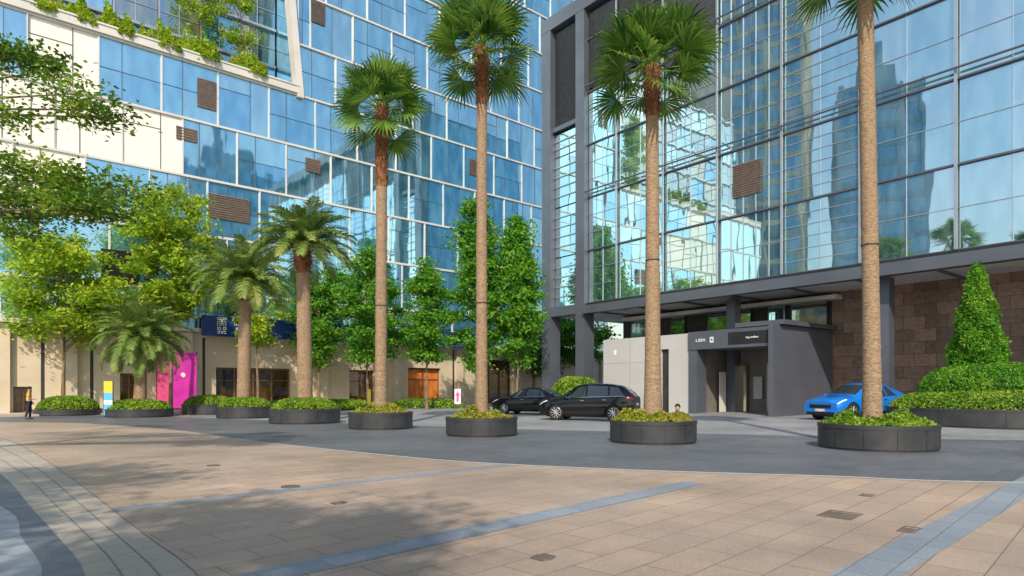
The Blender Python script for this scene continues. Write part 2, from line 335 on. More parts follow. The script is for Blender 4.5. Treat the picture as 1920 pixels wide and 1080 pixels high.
# ------------------------------------------------------------------ planters and plants
def planter(cx,cy,r,h,lab,group='round charcoal planters along the roadway',m='charcoal'):
    e=empty('planter',(cx,cy,.004),random.random(),lab,'planter',group)
    n=40
    MB().lathe([(r-.03,0),(r-.03,.06),(r,.06),(r,h-.1),(r-.14,h-.1),(r-.14,0)],n).build('wall',M[m],e,True,30)
    MB().lathe([(r+.015,h-.1),(r+.015,h),(r-.15,h),(r-.15,h-.1)],n,close=True).build('rim',M[m],e,True,30)
    MB().lathe([(r-.15,h-.12),(r*.5,h-.06),(0,h-.04)],n).build('soil',M['soil'],e,True)
    mb=MB()
    for k in range(12):
        a=2*PI*k/12; c,s=math.cos(a),math.sin(a); w=.006
        mb.poly([((r+.003)*c+w*s,(r+.003)*s-w*c,.07),((r+.003)*c-w*s,(r+.003)*s+w*c,.07),((r+.003)*c-w*s,(r+.003)*s+w*c,h-.11),((r+.003)*c+w*s,(r+.003)*s-w*c,h-.11)])
    mb.build('panel_joint',M['black'],e)
    return e
def bed(cx,cy,r,z,hh,n,m,lab,size=.07,name='ground_cover_plants',cat='plants',ry=None,group=None,smooth=False):
    ry=ry or r
    a=RNG.random(n)*2*PI; rr=np.sqrt(RNG.random(n)); x=rr*np.cos(a); y=rr*np.sin(a)
    lump=.6+.4*np.sin(x*r*3.1+cx)*np.cos(y*r*2.7+cy)+.25*np.sin(x*r*7+1)*np.sin(y*r*6)
    if smooth: lump=.96+.05*lump
    env=(1-rr**3*.65) if not smooth else np.sqrt(np.clip(1-rr**3.2,0,1))
    top=hh*env*np.clip(lump,.35,1.3)
    zz=z+(top*RNG.random(n)**.45 if not smooth else top*np.clip(1-.12*RNG.random(n)-.8*(RNG.random(n)>.72)*RNG.random(n),0,1))
    if smooth:
        k=n//3; rr2=RNG.random(k); t=rr2*PI/2
        R_=np.cos(t)**.5; a2=a[:k]; x[:k]=R_*np.cos(a2); y[:k]=R_*np.sin(a2); zz[:k]=z+hh*np.clip(1-R_**3.2,0,1)**.5*(.97+.05*RNG.random(k))
    C=np.stack([x*r,y*ry,zz],1)
    e=empty(name,(cx,cy,0),0,lab,cat,group)
    leafmesh('foliage',C,size,M[m],e)
    if smooth:
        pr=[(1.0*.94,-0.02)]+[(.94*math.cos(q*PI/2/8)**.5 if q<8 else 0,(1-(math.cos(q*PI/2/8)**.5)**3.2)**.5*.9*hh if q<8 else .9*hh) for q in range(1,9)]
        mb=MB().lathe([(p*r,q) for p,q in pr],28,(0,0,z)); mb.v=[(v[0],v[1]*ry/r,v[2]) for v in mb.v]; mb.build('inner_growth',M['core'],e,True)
    else:
        mb=MB()
        for k in range(10):
            t=random.random()*6.28; q=random.random()*r*.7; mb.tube([(q*math.cos(t),q*math.sin(t)*ry/r,z-.02),(q*math.cos(t)*1.08,q*math.sin(t)*1.08*ry/r,z+hh*.6)],.012,5)
        mb.build('stem',M['bark'],e)
    return e
PL=[(1644,17.0,1.42,.65,'round charcoal planter at far right, the nearest of the row','hedge','bright clipped plants filling the nearest right planter'),
    (1224,18.9,1.25,.65,'round charcoal planter in front of the grey entrance','cover','mixed reddish and green plants in the planter before the entrance'),
    (903,21.6,1.2,.62,'round charcoal planter left of the black cars','cover','mixed reddish plants in the planter left of the black cars'),
    (714,25.2,1.24,.65,'round charcoal planter holding the palm with the mid height crown','cover','low green plants in the planter fourth from the right'),
    (572,29.2,1.56,.66,'wide charcoal planter fifth from the right','hedge','clipped green hedge plants in the planter fifth from the right'),
    (460,34.3,1.44,.6,'charcoal planter sixth from the right holding a feather palm','hedge','clipped green plants in the planter sixth from the right')]
P2=[]
for i,(px,Y,r,h,lab,m,l2) in enumerate(PL):
    x=(px-960)/F*Y; planter(x,Y,r,h,lab); P2.append((x,Y,r,h))
    bed(x,Y,r-.12,h-.08,.48 if i<4 else .55,6400 if i<4 else 5600,m,l2,.055 if i<4 else .07,smooth=(i>=4))
x=(392-960)/F*39; planter(x,39,1.5,.62,'charcoal planter half hidden behind the sixth one'); bed(x,39,1.4,.5,.62,4000,'hedge','bright hedge plants in the half hidden planter',.08,smooth=True)
x=(262-960)/F*35.3; planter(x,35.3,1.66,.45,'low charcoal planter at left under the short feather palm'); bed(x,35.3,1.55,.35,.6,4500,'hedge','bright hedge plants around the short feather palm',.08,smooth=True)
X8=x
x=(128-960)/F*37.5; planter(x,37.5,1.7,.35,'low planter furthest left beneath the bright tree','low planters at left','charcoal'); bed(x,37.5,1.55,.25,.85,4500,'hedge','rounded bright hedge at far left beneath the bright tree',.08,smooth=True)
planter(21.3,28,4.3,.75,'large round charcoal planter under the hedge at right edge','large planter')
bed(21.3,28,4.15,.6,1.0,30000,'hedge','low clipped hedge ringing the large right planter',.06,'hedge','hedge',smooth=True)
bed(20.9,28.2,2.6,1.2,1.5,24000,'green','rounded upper hedge mound around the conical tree',.06,'hedge','hedge',smooth=True)
bed(4.3,43,1.9,0,2.3,9000,'hedge','rounded green bush beside the corner columns of the right building',.09,'bush','bush',smooth=True)
for px,Y,r,lab in ((640,46,2.6,'low far hedge behind the fifth palm planter'),(800,50,3.0,'low far hedge under the trees at the middle'),(540,42,1.8,'low far hedge between the feather palm planters')):
    bed((px-960)/F*Y,Y,r,0,.75,3500,'hedge',lab,.1,'hedge','hedge',ry=1.,smooth=True)
# ------------------------------------------------------------------ palms
def trunkpts(H_,lean,n):
    return [(lean[0]*(i/n)**1.3,lean[1]*(i/n)**1.3,H_*i/n) for i in range(n+1)]
def fan_palm(x,y,z0,Ht,r0,r1,R,lab,lean=(0,0),strapz=None,nl=46,seed=1,group='tall fan palms in round planters',sheath=1.5):
    rd=random.Random(seed)
    e=empty('palm_tree',(x,y,z0),0,lab,'palm tree',group)
    n=240; pts=trunkpts(Ht,lean,n)
    rad=[]; w1=0
    for i in range(n+1):
        t=i/n; r=r1+(r0-r1)*(.45*math.exp(-t*16)+.55*(1-t)**2.2)
        w1=.8*w1+.2*rd.uniform(-1,1)
        rad.append(r*(1+rd.uniform(-.022,.022)+.04*w1))
    MB().tube(pts,rad,18).build('trunk',M['trunk'],e,True,60)
    top=Vector(pts[-1])
    mb=MB(); m0=Vector(pts[int(n*(1-sheath/Ht))]); ns_=int(110*sheath)
    for k in range(ns_):
        t=k/ns_; c=m0.lerp(top,t); a=k*2.39996; d=Vector((math.cos(a),math.sin(a),0)); s=Vector((-d.y,d.x,0))
        L=.16+.14*rd.random(); b0=c+d*r1*.85; w=.07; o_=.05+.07*rd.random()+.05*t
        mb.poly([b0-s*w,b0+s*w,b0+d*o_+Vector((0,0,L))+s*.03,b0+d*o_+Vector((0,0,L))-s*.03])
    K=24
    mb.tube([m0.lerp(top,q/K) for q in range(K+1)]+[top+Vector((0,0,.25))],[r1*(1.03+.14*q/K+.1*rd.uniform(-1,1)) for q in range(K+1)]+[r1*.7],14)
    mb.build('leaf_base_sheath',M['sheath'],e)
    if strapz:
        i=int(n*strapz/Ht); rs=max(rad[i-1:i+3])
        MB().lathe([(rs*.9,0),(rs*1.03,.01),(rs*1.04,.05),(rs*.9,.06)],20,(pts[i][0],pts[i][1],strapz)).build('strap',M['strap'],e)
    cb=MB(); pb=MB()
    for i in range(nl):
        u=(i+.5)/nl; az=i*2.39996+rd.uniform(-.25,.25); el=math.radians(86-100*u**.9+rd.uniform(-9,9))
        if i>nl-6: el=math.radians(-28+rd.uniform(-10,8))
        dirv=Vector((math.cos(az)*math.cos(el),math.sin(az)*math.cos(el),math.sin(el)))
        L1=R*rd.uniform(.40,.56); Lb=R*rd.uniform(.46,.56)
        if u<.14: L1*=.6
        p0=top+Vector((0,0,.2*(1-u)))
        sag=Vector((0,0,-.06*R*math.cos(el)))
        p1=p0+dirv*L1+sag
        pb.tube([p0,p0.lerp(p1,.5)-sag*.3,p1],[.03,.02,.013],4,False)
        f=(dirv+Vector((0,0,-.15*math.cos(el)))).normalized(); s=f.cross(Vector((0,0,1)))
        if s.length<.05: s=Vector((1,0,0))
        s.normalize(); up=s.cross(f).normalized()
        roll=rd.uniform(-.8,.8); s2=s*math.cos(roll)+up*math.sin(roll); up=s2.cross(f).normalized(); s=s2
        ns=23; span=rd.uniform(190,225)
        for j in range(ns):
            a=math.radians(-span/2+span*j/(ns-1)); da=math.radians(span/(ns-1))
            d=f*math.cos(a)+s*math.sin(a); pe=(-f*math.sin(a)+s*math.cos(a))
            fold=up*(.14*Lb*(1-math.cos(a)))
            L=Lb*(.76+.24*math.cos(a*.8))*rd.uniform(.88,1.06)
            mid=p1+d*L*.48+fold*.4+up*(.02*(j%2))
            q=p1+d*L*.76+fold*.85+Vector((0,0,-Lb*.05*rd.random()))+pe*rd.uniform(-.01,.01)
            tip=p1+d*L+fold+Vector((0,0,-Lb*(.04+.15*rd.random()+.05*abs(math.sin(a)))))
            w=L*.48*da*.55
            b=len(cb.v)
            cb.v+=[tuple(v) for v in (p1,mid-pe*w,mid+pe*w,q-pe*w*.55,q+pe*w*.55,tip)]
            cb.f+=[(b,b+1,b+2),(b+1,b+3,b+4,b+2),(b+3,b+5,b+4)]
    cb.build('crown',M['fan'],e); pb.build('leaf_stalk',M['hedge'],e)
    return e
def Zat(py,Y): return H+(HY-py)/F*Y
fan_palm(P2[0][0]-.12,17.0,.55,Zat(-85,17)-.55,.26,.195,2.15,'tallest looking palm at right, its crown above the picture',lean=(-.22,0),strapz=Zat(462,17)-.55,seed=3,sheath=.8)
fan_palm(P2[1][0],18.9,.55,Zat(135,18.9)-.55,.31,.19,2.15,'fan palm in front of the corner of the right building',lean=(0,.1),strapz=Zat(490,18.9)-.55,seed=5,sheath=1.3)
fan_palm(P2[2][0],21.6,.55,Zat(95,21.6)-.55,.23,.175,2.15,'fan palm at the centre with its crown touching the top edge',lean=(0,.1),strapz=Zat(570,21.6)-.55,seed=8,sheath=1.9)
fan_palm(P2[3][0],25.2,.55,Zat(208,25.2)-.55,.27,.21,2.2,'fan palm left of centre, shortest of the four fan palms',lean=(.05,0),strapz=Zat(575,25.2)-.55,seed=11,sheath=3.0)
def feather_palm(x,y,z0,Ht,r0,R,lab,seed,nl=46,sheath=1.0,droop=1.,el0=80,el1=-25):
    rd=random.Random(seed)
    e=empty('palm_tree',(x,y,z0),0,lab,'palm tree','feather palms at left')
    n=80; pts=trunkpts(Ht,(rd.uniform(-.15,.15),0),n)
    MB().tube(pts,[r0*(1.05-.15*i/n)*(1+.035*rd.uniform(-1,1))+.1*r0*math.exp(-i/5) for i in range(n+1)],14).build('trunk',M['trunk'],e,True,60)
    top=Vector(pts[-1]); mb=MB()
    for k in range(150):
        t=k/150; c=top-Vector((0,0,sheath*(1-t))); a=k*2.39996; d=Vector((math.cos(a),math.sin(a),0)); s=Vector((-d.y,d.x,0)); b0=c+d*r0*.8; w=.09; o_=.08+.1*rd.random()
        mb.poly([b0-s*w,b0+s*w,b0+d*o_+Vector((0,0,.2))+s*.05,b0+d*o_+Vector((0,0,.2))-s*.05])
    mb.tube([top-Vector((0,0,sheath)),top-Vector((0,0,sheath*.3)),top+Vector((0,0,.3))],[r0*.95,r0*1.2,r0*.8],12)
    mb.build('leaf_base_sheath',M['sheath'],e)
    cb=MB(); pb=MB()
    for i in range(nl):
        u=(i+.5)/nl; az=i*2.39996+rd.uniform(-.15,.15); el=math.radians(el0+(el1-el0)*u**.85+rd.uniform(-6,6))
        h=Vector((math.cos(az),math.sin(az),0)); L=R*rd.uniform(.92,1.08)*(1.0 if u>.15 else .85)
        pts2=[]; p=top.copy()+Vector((0,0,.2)); a=el; K=16
        for k in range(K+1):
            pts2.append(p.copy()); a2=a-droop*1.25*(k/K)**1.5*(.55+.6*math.cos(el)); p=p+(h*math.cos(a2)+Vector((0,0,math.sin(a2))))*L/K
        pb.tube(pts2,[.04*(1-.8*k/K) for k in range(K+1)],4,False)
        s=Vector((-h.y,h.x,0)); NL=44
        for k in range(NL):
            t=(k+2.5)/(NL+2); q=t*K; k0=min(int(q),K-1); P=pts2[k0].lerp(pts2[k0+1],q-k0); T=(pts2[k0+1]-pts2[k0]).normalized(); up=s.cross(T)
            if up.z<0: up=-up
            l=R*.23*(math.sin(PI*min(1,t*.85+.12))**.6)
            for sd in (-1,1):
                d=(s*sd*.75+T*.7+up*.3*rd.uniform(.2,1.3)).normalized(); w=T*.034
                mid=P+d*l*.55; tip=P+d*l+Vector((0,0,-l*.3*rd.uniform(.5,1.3)))
                b=len(cb.v); cb.v+=[tuple(v) for v in (P-w*.7,P+w*.7,mid+w,mid-w,tip)]
                cb.f+=[(b,b+1,b+2,b+3),(b+3,b+2,b+4)]
    cb.build('crown',M['feather'],e); pb.build('leaf_stalk',M['hedge'],e); return e
feather_palm(P2[4][0],29.2,.55,Zat(472,29.2)-.55,.33,2.65,'feather palm with upright tufted crown beside the fan palms',21,el1=-2,nl=54)
feather_palm(P2[5][0]-.1,34.3,.5,Zat(530,34.3)-.5,.33,3.1,'feather palm with arching crown, second from the left',22,el1=-14,nl=56)
feather_palm(X8,35.3,.4,Zat(640,35.3)-.4,.32,2.75,'short feather palm with low drooping crown at left',23,nl=66,el0=86,el1=-22)
# ------------------------------------------------------------------ broadleaf trees
def tree(x,y,z0,Ht,trunk_h,rx,m,lab,seed,n=14000,size=.11,clumps=70,shape='round',r0=.13,group=None,cat='tree',cs=.42,ry=None):
    rd=random.Random(seed); ry=ry or rx
    e=empty('tree',(x,y,z0),0,lab,cat,group)
    ch=Ht-trunk_h; cz=trunk_h+ch*.5; cl=[]
    while len(cl)<clumps:
        p=[rd.uniform(-1,1) for _ in range(3)]; q=math.sqrt(p[0]**2+p[1]**2+p[2]**2)
        if q>1 or q<.35: continue
        t=(p[2]+1)/2
        k=(1-.55*t**2.2) if shape=='tall' else 1
        cl.append(Vector((p[0]*rx*k*rd.uniform(.8,1.12),p[1]*ry*k,cz+p[2]*ch*.5)))
    mb=MB(); lean=rd.uniform(-.2,.2)
    tp=[(lean*(i/6)**2,0,trunk_h*1.0*i/6+ (ch*.55 if i==6 else 0)) for i in range(7)]
    mb.tube(tp,[r0*(1.15-.12*i) for i in range(6)]+[r0*.25],9)
    mb.build('trunk',M['bark'],e,True)
    mb=MB()
    for c in cl[:26]:
        zb=min(trunk_h+ch*.5,max(trunk_h*.8,c.z-.55*math.hypot(c.x,c.y)-.3)); s=Vector((lean*.8,0,zb)); md=s.lerp(c,.5)+Vector((rd.uniform(-.1,.1),rd.uniform(-.1,.1),.12))
        mb.tube([s,md,c],[r0*.32,r0*.2,r0*.06],5,False)
    mb.build('limb',M['bark'],e,True)
    per=n//clumps; C=[]
    for c in cl:
        k=cs*(.6+.7*rd.random()); g=RNG.normal(size=(per,3))*np.array([k,k,k*.55])
        C.append(g+np.array(c))
    leafmesh('crown',np.concatenate(C),size,M[m],e,flat=.35)
    return e
def T(px,Y,ytop,ybot,wpx,m,lab,seed,**k):
    x=(px-960)/F*Y; tree(x,Y,0,Zat(ytop,Y),Zat(ybot,Y),wpx/2/F*Y,m,lab,seed,**k)
T(118,38,440,640,205,'bright','bright yellow green tree at far left above the low hedge',31,n=15000,size=.13,clumps=66,cs=.5)
T(320,41,345,610,165,'bright','tall bright yellow green tree behind the short feather palm',32,n=15000,size=.14,clumps=72,cs=.46)
T(484,44,505,655,80,'bright','slim bright tree between the two left feather palms',33,n=5000,size=.12,clumps=30,cs=.35,r0=.1)
T(690,46,462,690,140,'green','broad green tree behind the fan palm left of centre',34,n=15000,size=.14,clumps=80,shape='tall',cs=.42)
T(800,47,490,690,88,'green','rounded green tree between the two central fan palms',35,n=12000,size=.13,clumps=70,shape='tall',cs=.36)
T(893,50,362,690,106,'green','tallest green tree just right behind the central palm',36,n=20000,size=.15,clumps=110,shape='tall',cs=.42)
T(968,49,402,690,92,'green','tall green tree beside the corner of the right building',37,n=20000,size=.15,clumps=110,shape='tall',cs=.42)
T(598,48,490,690,84,'green','green tree glimpsed behind the upright feather palm',38,n=9000,size=.14,clumps=50,cs=.42)
T(28,43,450,620,140,'bright','bright tree at the left picture edge',39,n=9000,size=.14,clumps=50,cs=.5)
T(1085,66,570,690,110,'green','tree seen under the overhang between the corner columns',40,n=8000,size=.18,clumps=50,cs=.6)
T(1000,64,600,700,120,'deep','dark tree far behind the two black cars',41,n=7000,size=.18,clumps=50,cs=.6)
tree(-9.5,-.5,0,10.5,4.5,3.2,'near','added leafy tree outside the picture, put there to shade the lower left paving',61,n=9000,size=.12,clumps=50,cs=.5,r0=.2)  # unseen tree, added to throw shade on the lower left
tree(-3.8,-3.5,0,10,4.5,2.6,'near','added leafy tree behind the viewpoint, put there to shade the near paving',62,n=7000,size=.12,clumps=40,cs=.5,r0=.2)  # second unseen tree, added for shade on the near paving
# near tree at the left, trunk outside the picture
e=empty('tree',(-14.6,12.5,0),0,'large tree reaching leafy branches in from the left edge','tree')
MB().tube([(0,0,0),(.05,0,1.5),(.2,.1,3),(.5,.1,4.4),(.8,.2,6),(1.2,.2,8)],[.3,.25,.22,.2,.15,.07],12).build('trunk',M['bark'],e,True)
cl=[]; lb=MB()
for px,py,Y in ((15,95,12),(60,110,12.4),(85,125,12.6),(120,170,12),(160,200,12.2),(180,215,12.4),(5,215,12),(20,300,12),(70,330,12.5),(120,325,12),(180,345,12.4),(215,355,12.6),(150,365,12),(95,370,12.4),(40,375,12),(10,400,12.4),(130,395,12),(185,395,12.2),(60,410,12.6),(20,430,12),(-40,330,12),(-60,200,12.5),(-60,100,12),(-80,400,12.5),(-120,280,13),(-200,200,13),(-200,350,13),(-260,250,13),(-300,150,12),(-330,330,13),(-20,350,13),(100,345,13.2),(150,380,11.6),(200,385,12)):
    p=Vector(((px-960)/F*Y+14.6,Y-12.5,Zat(py,Y))); cl.append(p)
    s=Vector((.4,.1,4.0)) if py>260 else Vector((.9,.2,6.3)); md=s.lerp(p,.55)+Vector((0,0,.35))
    lb.tube([s,md,p+Vector((.25,0,-.06))],[.07,.035,.009],5,False)
for i in range(14):
    cl.append(Vector((random.uniform(-3,0),random.uniform(-3,3),random.uniform(5,10))))
lb.build('limb',M['bark'],e,True)
C=np.concatenate([RNG.normal(size=(400,3))*np.array([.42,.45,.12])*random.uniform(.6,1.15)+np.array(c) for c in cl])
leafmesh('crown',C,.055,M['near'],e,flat=.6)
# conical tree in the right planter
e=empty('tree',(20.5,28.2,0),0,'dense conical evergreen rising from the hedge at right','tree')
MB().tube([(0,0,.6),(0,0,2.2),(0,0,6.6)],[.14,.12,.03],10).build('trunk',M['bark'],e,True)
def crad(t): return 1.08*(1-t)**.68*(.62+.38*min(1,t*6+.2))
n=30000; t=1-np.sqrt(RNG.random(n)); t=t*.97; a=RNG.random(n)*2*PI
rr=np.array([crad(q) for q in t])*(1+.13*np.sin(a*4+t*19)+.09*np.sin(a*7-t*41))*(1-.28*RNG.random(n)**2.2+.06*RNG.normal(size=n))
leafmesh('crown',np.stack([rr*np.cos(a),rr*np.sin(a),2.2+t*5.15],1),.06,M['green'],e)
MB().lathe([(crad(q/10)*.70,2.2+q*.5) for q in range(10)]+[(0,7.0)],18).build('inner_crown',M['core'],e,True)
# ------------------------------------------------------------------ left building
AL=math.atan2(.651,.759)
def U(px): k=(px-960)/F; return (30.08+37.6*k)/(.759-.651*k)
def YL(u): return 37.6+.651*u
def ZL(px,py): return Zat(py,YL(U(px)))
def world(u,y,z=0):
    c,s=math.cos(AL),math.sin(AL); return (-30.08+u*c-y*s,37.6+u*s+y*c,z)
LBo=empty('office_building',(-30.08,37.6,0),AL,'blue glass office building with staggered pale frames filling the left','building')
ZR=[5.5,8.3,12.25,16.2,20.15,24.1]+[24.1+3.95*i for i in range(1,6)]
U0,U1,US=-10.8,54,17.9
Bx('wall',M['frame_dark'],LBo, U0,US,.10,14,5.5,24.1, US,U1,.10,14,5.5,ZR[-1])
wframes={}
def mkmesh(name,mb,m):
    me=bpy.data.meshes.new(name); me.from_pydata(mb.v,[],mb.f); me.materials.append(m); return me
def wmesh(w,h,kind):
    key=(round(w,2),round(h,2),kind)
    if key in wframes: return wframes[key]
    me=mkmesh('window',MB().poly([(0,0,0),(w,0,0),(w,0,h),(0,0,h)]),M['glassL'])
    f=MB(); t=.05
    f.box(-.005,t,-.09,.0,0,h); f.box(w-t,w+.005,-.09,.0,0,h); f.box(t,w-t,-.05,-.012,0,.04)
    fm=mkmesh('frame',f,M['cream'])
    b=MB(); q=.018
    if kind==0: b.box(w*.36-q,w*.36+q,-.045,-.01,0,h); b.box(t,w-t,-.04,-.011,h*.5-.015,h*.5+.015); pr=(w*.36,w-t,0.05,h*.5)
    elif kind==1: b.box(w*.62-q,w*.62+q,-.045,-.01,0,h); b.box(t,w*.62-q,-.04,-.011,h*.72-.015,h*.72+.015); pr=(t,w*.62,.05,h*.72)
    elif kind==2: b.box(w*.5-q,w*.5+q,-.045,-.01,0,h); pr=(w*.5,w-t,.05,h)
    else: b.box(w*.3-q,w*.3+q,-.045,-.01,0,h); b.box(w*.68-q,w*.68+q,-.045,-.01,0,h); pr=(w*.3,w*.68,.05,h)
    bm_=mkmesh('glazing_bar',b,M['frame_grey'])
    p=pr; pm=mkmesh('pane',MB().poly([(p[0],-.008,p[2]),(p[1],-.008,p[2]),(p[1],-.008,p[3]),(p[0],-.008,p[3])]),M['glassL'])
    wframes[key]=(me,fm,bm_,pm); return wframes[key]
cells=[]
offs=[0,1.9,.6,2.6,1.3,3.0,.9,2.2,.2,1.7]
for r in range(len(ZR)-1):
    lo=U0 if r<5 else US; base=U0-3.6+offs[r]
    edges=[]; e_=base
    while e_<U1: edges.append(e_); e_+=3.6
    ed=[lo]+[q for q in edges if q>lo+.9 and q<U1-.9]+[U1]
    for a,b in zip(ed[:-1],ed[1:]): cells.append((a,b,ZR[r],ZR[r+1],r))
def inview(a,b,z0,z1):
    u=(a+b)/2; Y=YL(u); X=-30.08+.759*u; px=960+F*X/Y; py=HY-F*((z0+z1)/2-H)/Y
    return Y if (-60<px<1060 and -80<py<760) else 500+Y
cells.sort(key=lambda c:inview(*c[:4]))
rest=MB(); restf=MB(); nw=0
for a,b,z0,z1,r in cells:
    z0_=z0+.07; z1_=z1-.07; px=960+F*(-30.08+.759*(a+b)/2)/YL((a+b)/2)
    if nw<100:
        me,fm,bm_,pm=wmesh(b-a,z1_-z0_,random.choice((0,0,1,2,3)))
        o=bpy.data.objects.new('window',me); COL.objects.link(o); o.parent=LBo; o.location=(a,0,z0_)
        o.rotation_euler=(math.radians(random.uniform(-.5,.5)),0,math.radians(random.uniform(-.4,.4)))
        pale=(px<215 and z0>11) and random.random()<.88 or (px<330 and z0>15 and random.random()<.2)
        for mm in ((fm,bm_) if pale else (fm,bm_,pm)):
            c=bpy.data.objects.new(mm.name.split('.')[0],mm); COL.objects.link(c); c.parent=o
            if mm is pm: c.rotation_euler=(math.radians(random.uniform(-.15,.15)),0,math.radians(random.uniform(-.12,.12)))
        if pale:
            me2=me.copy(); me2.materials[0]=M['painted_glare']; o.data=me2; o['label']='window panel with the sun glare painted in pale'
        nw+=1
    else:
        rest.poly([(a,0,z0_),(b,0,z0_),(b,0,z1_),(a,0,z1_)]); restf.box(a,a+.05,-.09,0,z0_,z1_)
ro=rest.build('window_row',M['glassL'],LBo); ro['kind']='stuff'; ro=restf.build('window_frame',M['cream'],LBo); ro['kind']='stuff'
for r,z in enumerate(ZR):
    lo=U0 if r<=5 else US
    Bx('floor_band',M['cream'],LBo,lo,U1,-.13,.09,z-.07,z+.07)
Bx('parapet',M['cream'],LBo,U0,US,-.28,.3,24.18,24.68, U0,US,-.34,.36,24.683,24.8)
MB().poly([(US-.012,.1,24.1),(US-.012,14,24.1),(US-.012,14,43.8),(US-.012,.1,43.8)]).build('return_glass',M['glassL'],LBo)
MB_=MB(); b=[(US-.1,-.3,23.9),(US+.4,-.3,23.9),(US+.4,.6,23.9),(US-.1,.6,23.9)]; t=[(q[0]-1.5,q[1],40) for q in b]
MB_.v=b+t; MB_.f=[(0,3,2,1),(4,5,6,7),(0,1,5,4),(1,2,6,5),(2,3,7,6),(3,0,4,7)]; MB_.build('slanted_fin',M['cream'],LBo)
MB().poly([(US-.1,-.0,24.9),(US+.01,0,24.9),(US+.01,0,40),(US-1.5,0,40)]).build('infill_glass',M['glassL'],LBo)
def louv(o,u0,u1,z0,z1,m='louvre',n=None,y=-.06):
    mb=MB(); n=n or max(4,int((z1-z0)/.16)); h=(z1-z0)/n
    for i in range(n):
        a=z0+i*h; mb.v+=[(u0,y,a),(u1,y,a),(u1,y-.07,a+h*.55),(u0,y-.07,a+h*.55),(u0,y,a+h*.62),(u1,y,a+h*.62)]
        b=len(mb.v)-6; mb.f+=[(b,b+1,b+2,b+3),(b+3,b+2,b+5,b+4)]
    mb.poly([(u0,y+.012,z0),(u1,y+.012,z0),(u1,y+.012,z1),(u0,y+.012,z1)])
    mb.build('louvre',M[m],o)
for x0,y0,x1,y1 in ((370,150,405,205),(330,240,370,265),(573,298,600,324),(582,6,609,45),(388,368,468,414),(880,300,898,330)):
    louv(LBo,U(x0),U(x1),ZL((x0+x1)/2,y1),ZL((x0+x1)/2,y0),'louvre_brown',y=-.06)
# ground floor
opn=[(25,60,725,768,'brass'),(225,262,700,752,'brass'),(405,545,690,745,'brass'),(655,702,694,750,'brass'),(765,826,690,750,'orange'),(900,960,675,745,'brass')]
cur=U0; gw=MB(); z1=5.4
ops=[(U(a),U(b),ZL((a+b)/2,c),m) for a,b,c,d,m in opn]
for a,b,zt,m in ops:
    gw.box(cur,a,.0,1.2,0,z1); gw.box(a,b,.002,1.2,zt,z1); cur=b
gw.box(cur,U1,0,1.2,0,z1); gw.build('ground_floor_wall',M['beige'],LBo)
for a,b,zt,m in ops:
    g=MB().poly([(a,.4,0),(b,.4,0),(b,.4,zt),(a,.4,zt)]).build('shop_window',M['orange'] if m=='orange' else M['shopglass'],LBo)
    k=max(2,round((b-a)/1.4)); mb=MB()
    for i in range(k+1):
        q=a+(b-a)*i/k; mb.box(q-.06,q+.06,.3,.397,0,zt)
    mb.box(a,b,.32,.396,zt-.14,zt-.003); mb.box(a,b,.33,.395,zt*.7-.03,zt*.7+.03); mb.box(a,b,.33,.395,0.01,.2)
    mb.build('frame',M['brass'] ,g)
u=U0+1
while u<U1:
    if not any(a-.5<u<b+.5 for a,b,_,_ in ops): Bx('pilaster',M['beige'],LBo,u-.35,u+.35,-.35,-.002,0,z1)
    u+=3.3
for px in (80,172,382,560,608,740,850):
    q=U(px); Bx('reveal',M['interior'],LBo,q-.09,q+.09,-.012,-.003,.1,5.1)
Bx('canopy',M['cream'],LBo,U0,U1,-.7,-.14,5.45,5.7)
Bx('dark_panel',M['black'],LBo,U(190),U(257),-.16,-.14,ZL(222,532),ZL(222,470))
a,b=U(372),U(880)
Bx('sign_band',M['banner_blue'],LBo,a,b,-1.0,-.71,5.2,6.6)
mb=MB(); uu=U(408)-.32; s=.062; zt=6.52
glyph=["1111111111","1001001001","1111111111","0000110000","1111111111","1000110001","1011111101","1000110001","1011001101","0000000000","1111001111","1001001001","1111001111","0010000100","1111111111","0010110100","1110110111"]
for i,row in enumerate(glyph):
    for j,c in enumerate(row):
        if c=='1': mb.box(uu+j*s,uu+(j+1)*s-.004,-1.04,-1.01,zt-(i+1)*s*1.1+.01,zt-i*s*1.1)
mb.build('lettering',M['white'],LBo)
text('lettering','USAB',.34,M['white'],LBo,(U(441),-1.02,6.1),(PI/2,0,0)); text('lettering','BAD',.28,M['white'],LBo,(U(441),-1.02,5.75),(PI/2,0,0))
text('lettering','USA',.4,M['white'],LBo,(U(596),-1.02,6.1),(PI/2,0,0))
bn=empty('banner',world(U(325),-1.2),AL,'magenta banner with a pale emblem on the beige ground floor wall','banner')
w0=-1.25; w1=1.15; zt=Zat(658,41)
Bx('panel',M['magenta'],bn,w0+.75,w1,-.05,.05,.25,zt); Bx('side_panel',M['pink'],bn,w0,w0+.7,-.04,.04,.3,zt-.15)
Bx('frame',M['iron'],bn,w0-.03,w0,-.05,.05,0,zt,w1,w1+.05,-.06,.06,0,zt+.1)
MB().lathe([(.16,-.055),(.16,-.07),(.0,-.07)],16,((w0+w1)/2+.35,0,zt*.62),axis='y').build('emblem',M['white'],bn)
c=[world(U0-6,-3.6),world(U1,-3.6),world(U1,.0),world(U0-6,.0)]
mb=MB(); mb.v=[(p[0],p[1],0) for p in c]+[(p[0],p[1],.12) for p in c]; mb.f=[(4,5,6,7),(0,1,5,4),(1,2,6,5),(2,3,7,6),(3,0,4,7)]
struct('sidewalk',mb,M['pale'],'raised pale pavement along the left building')
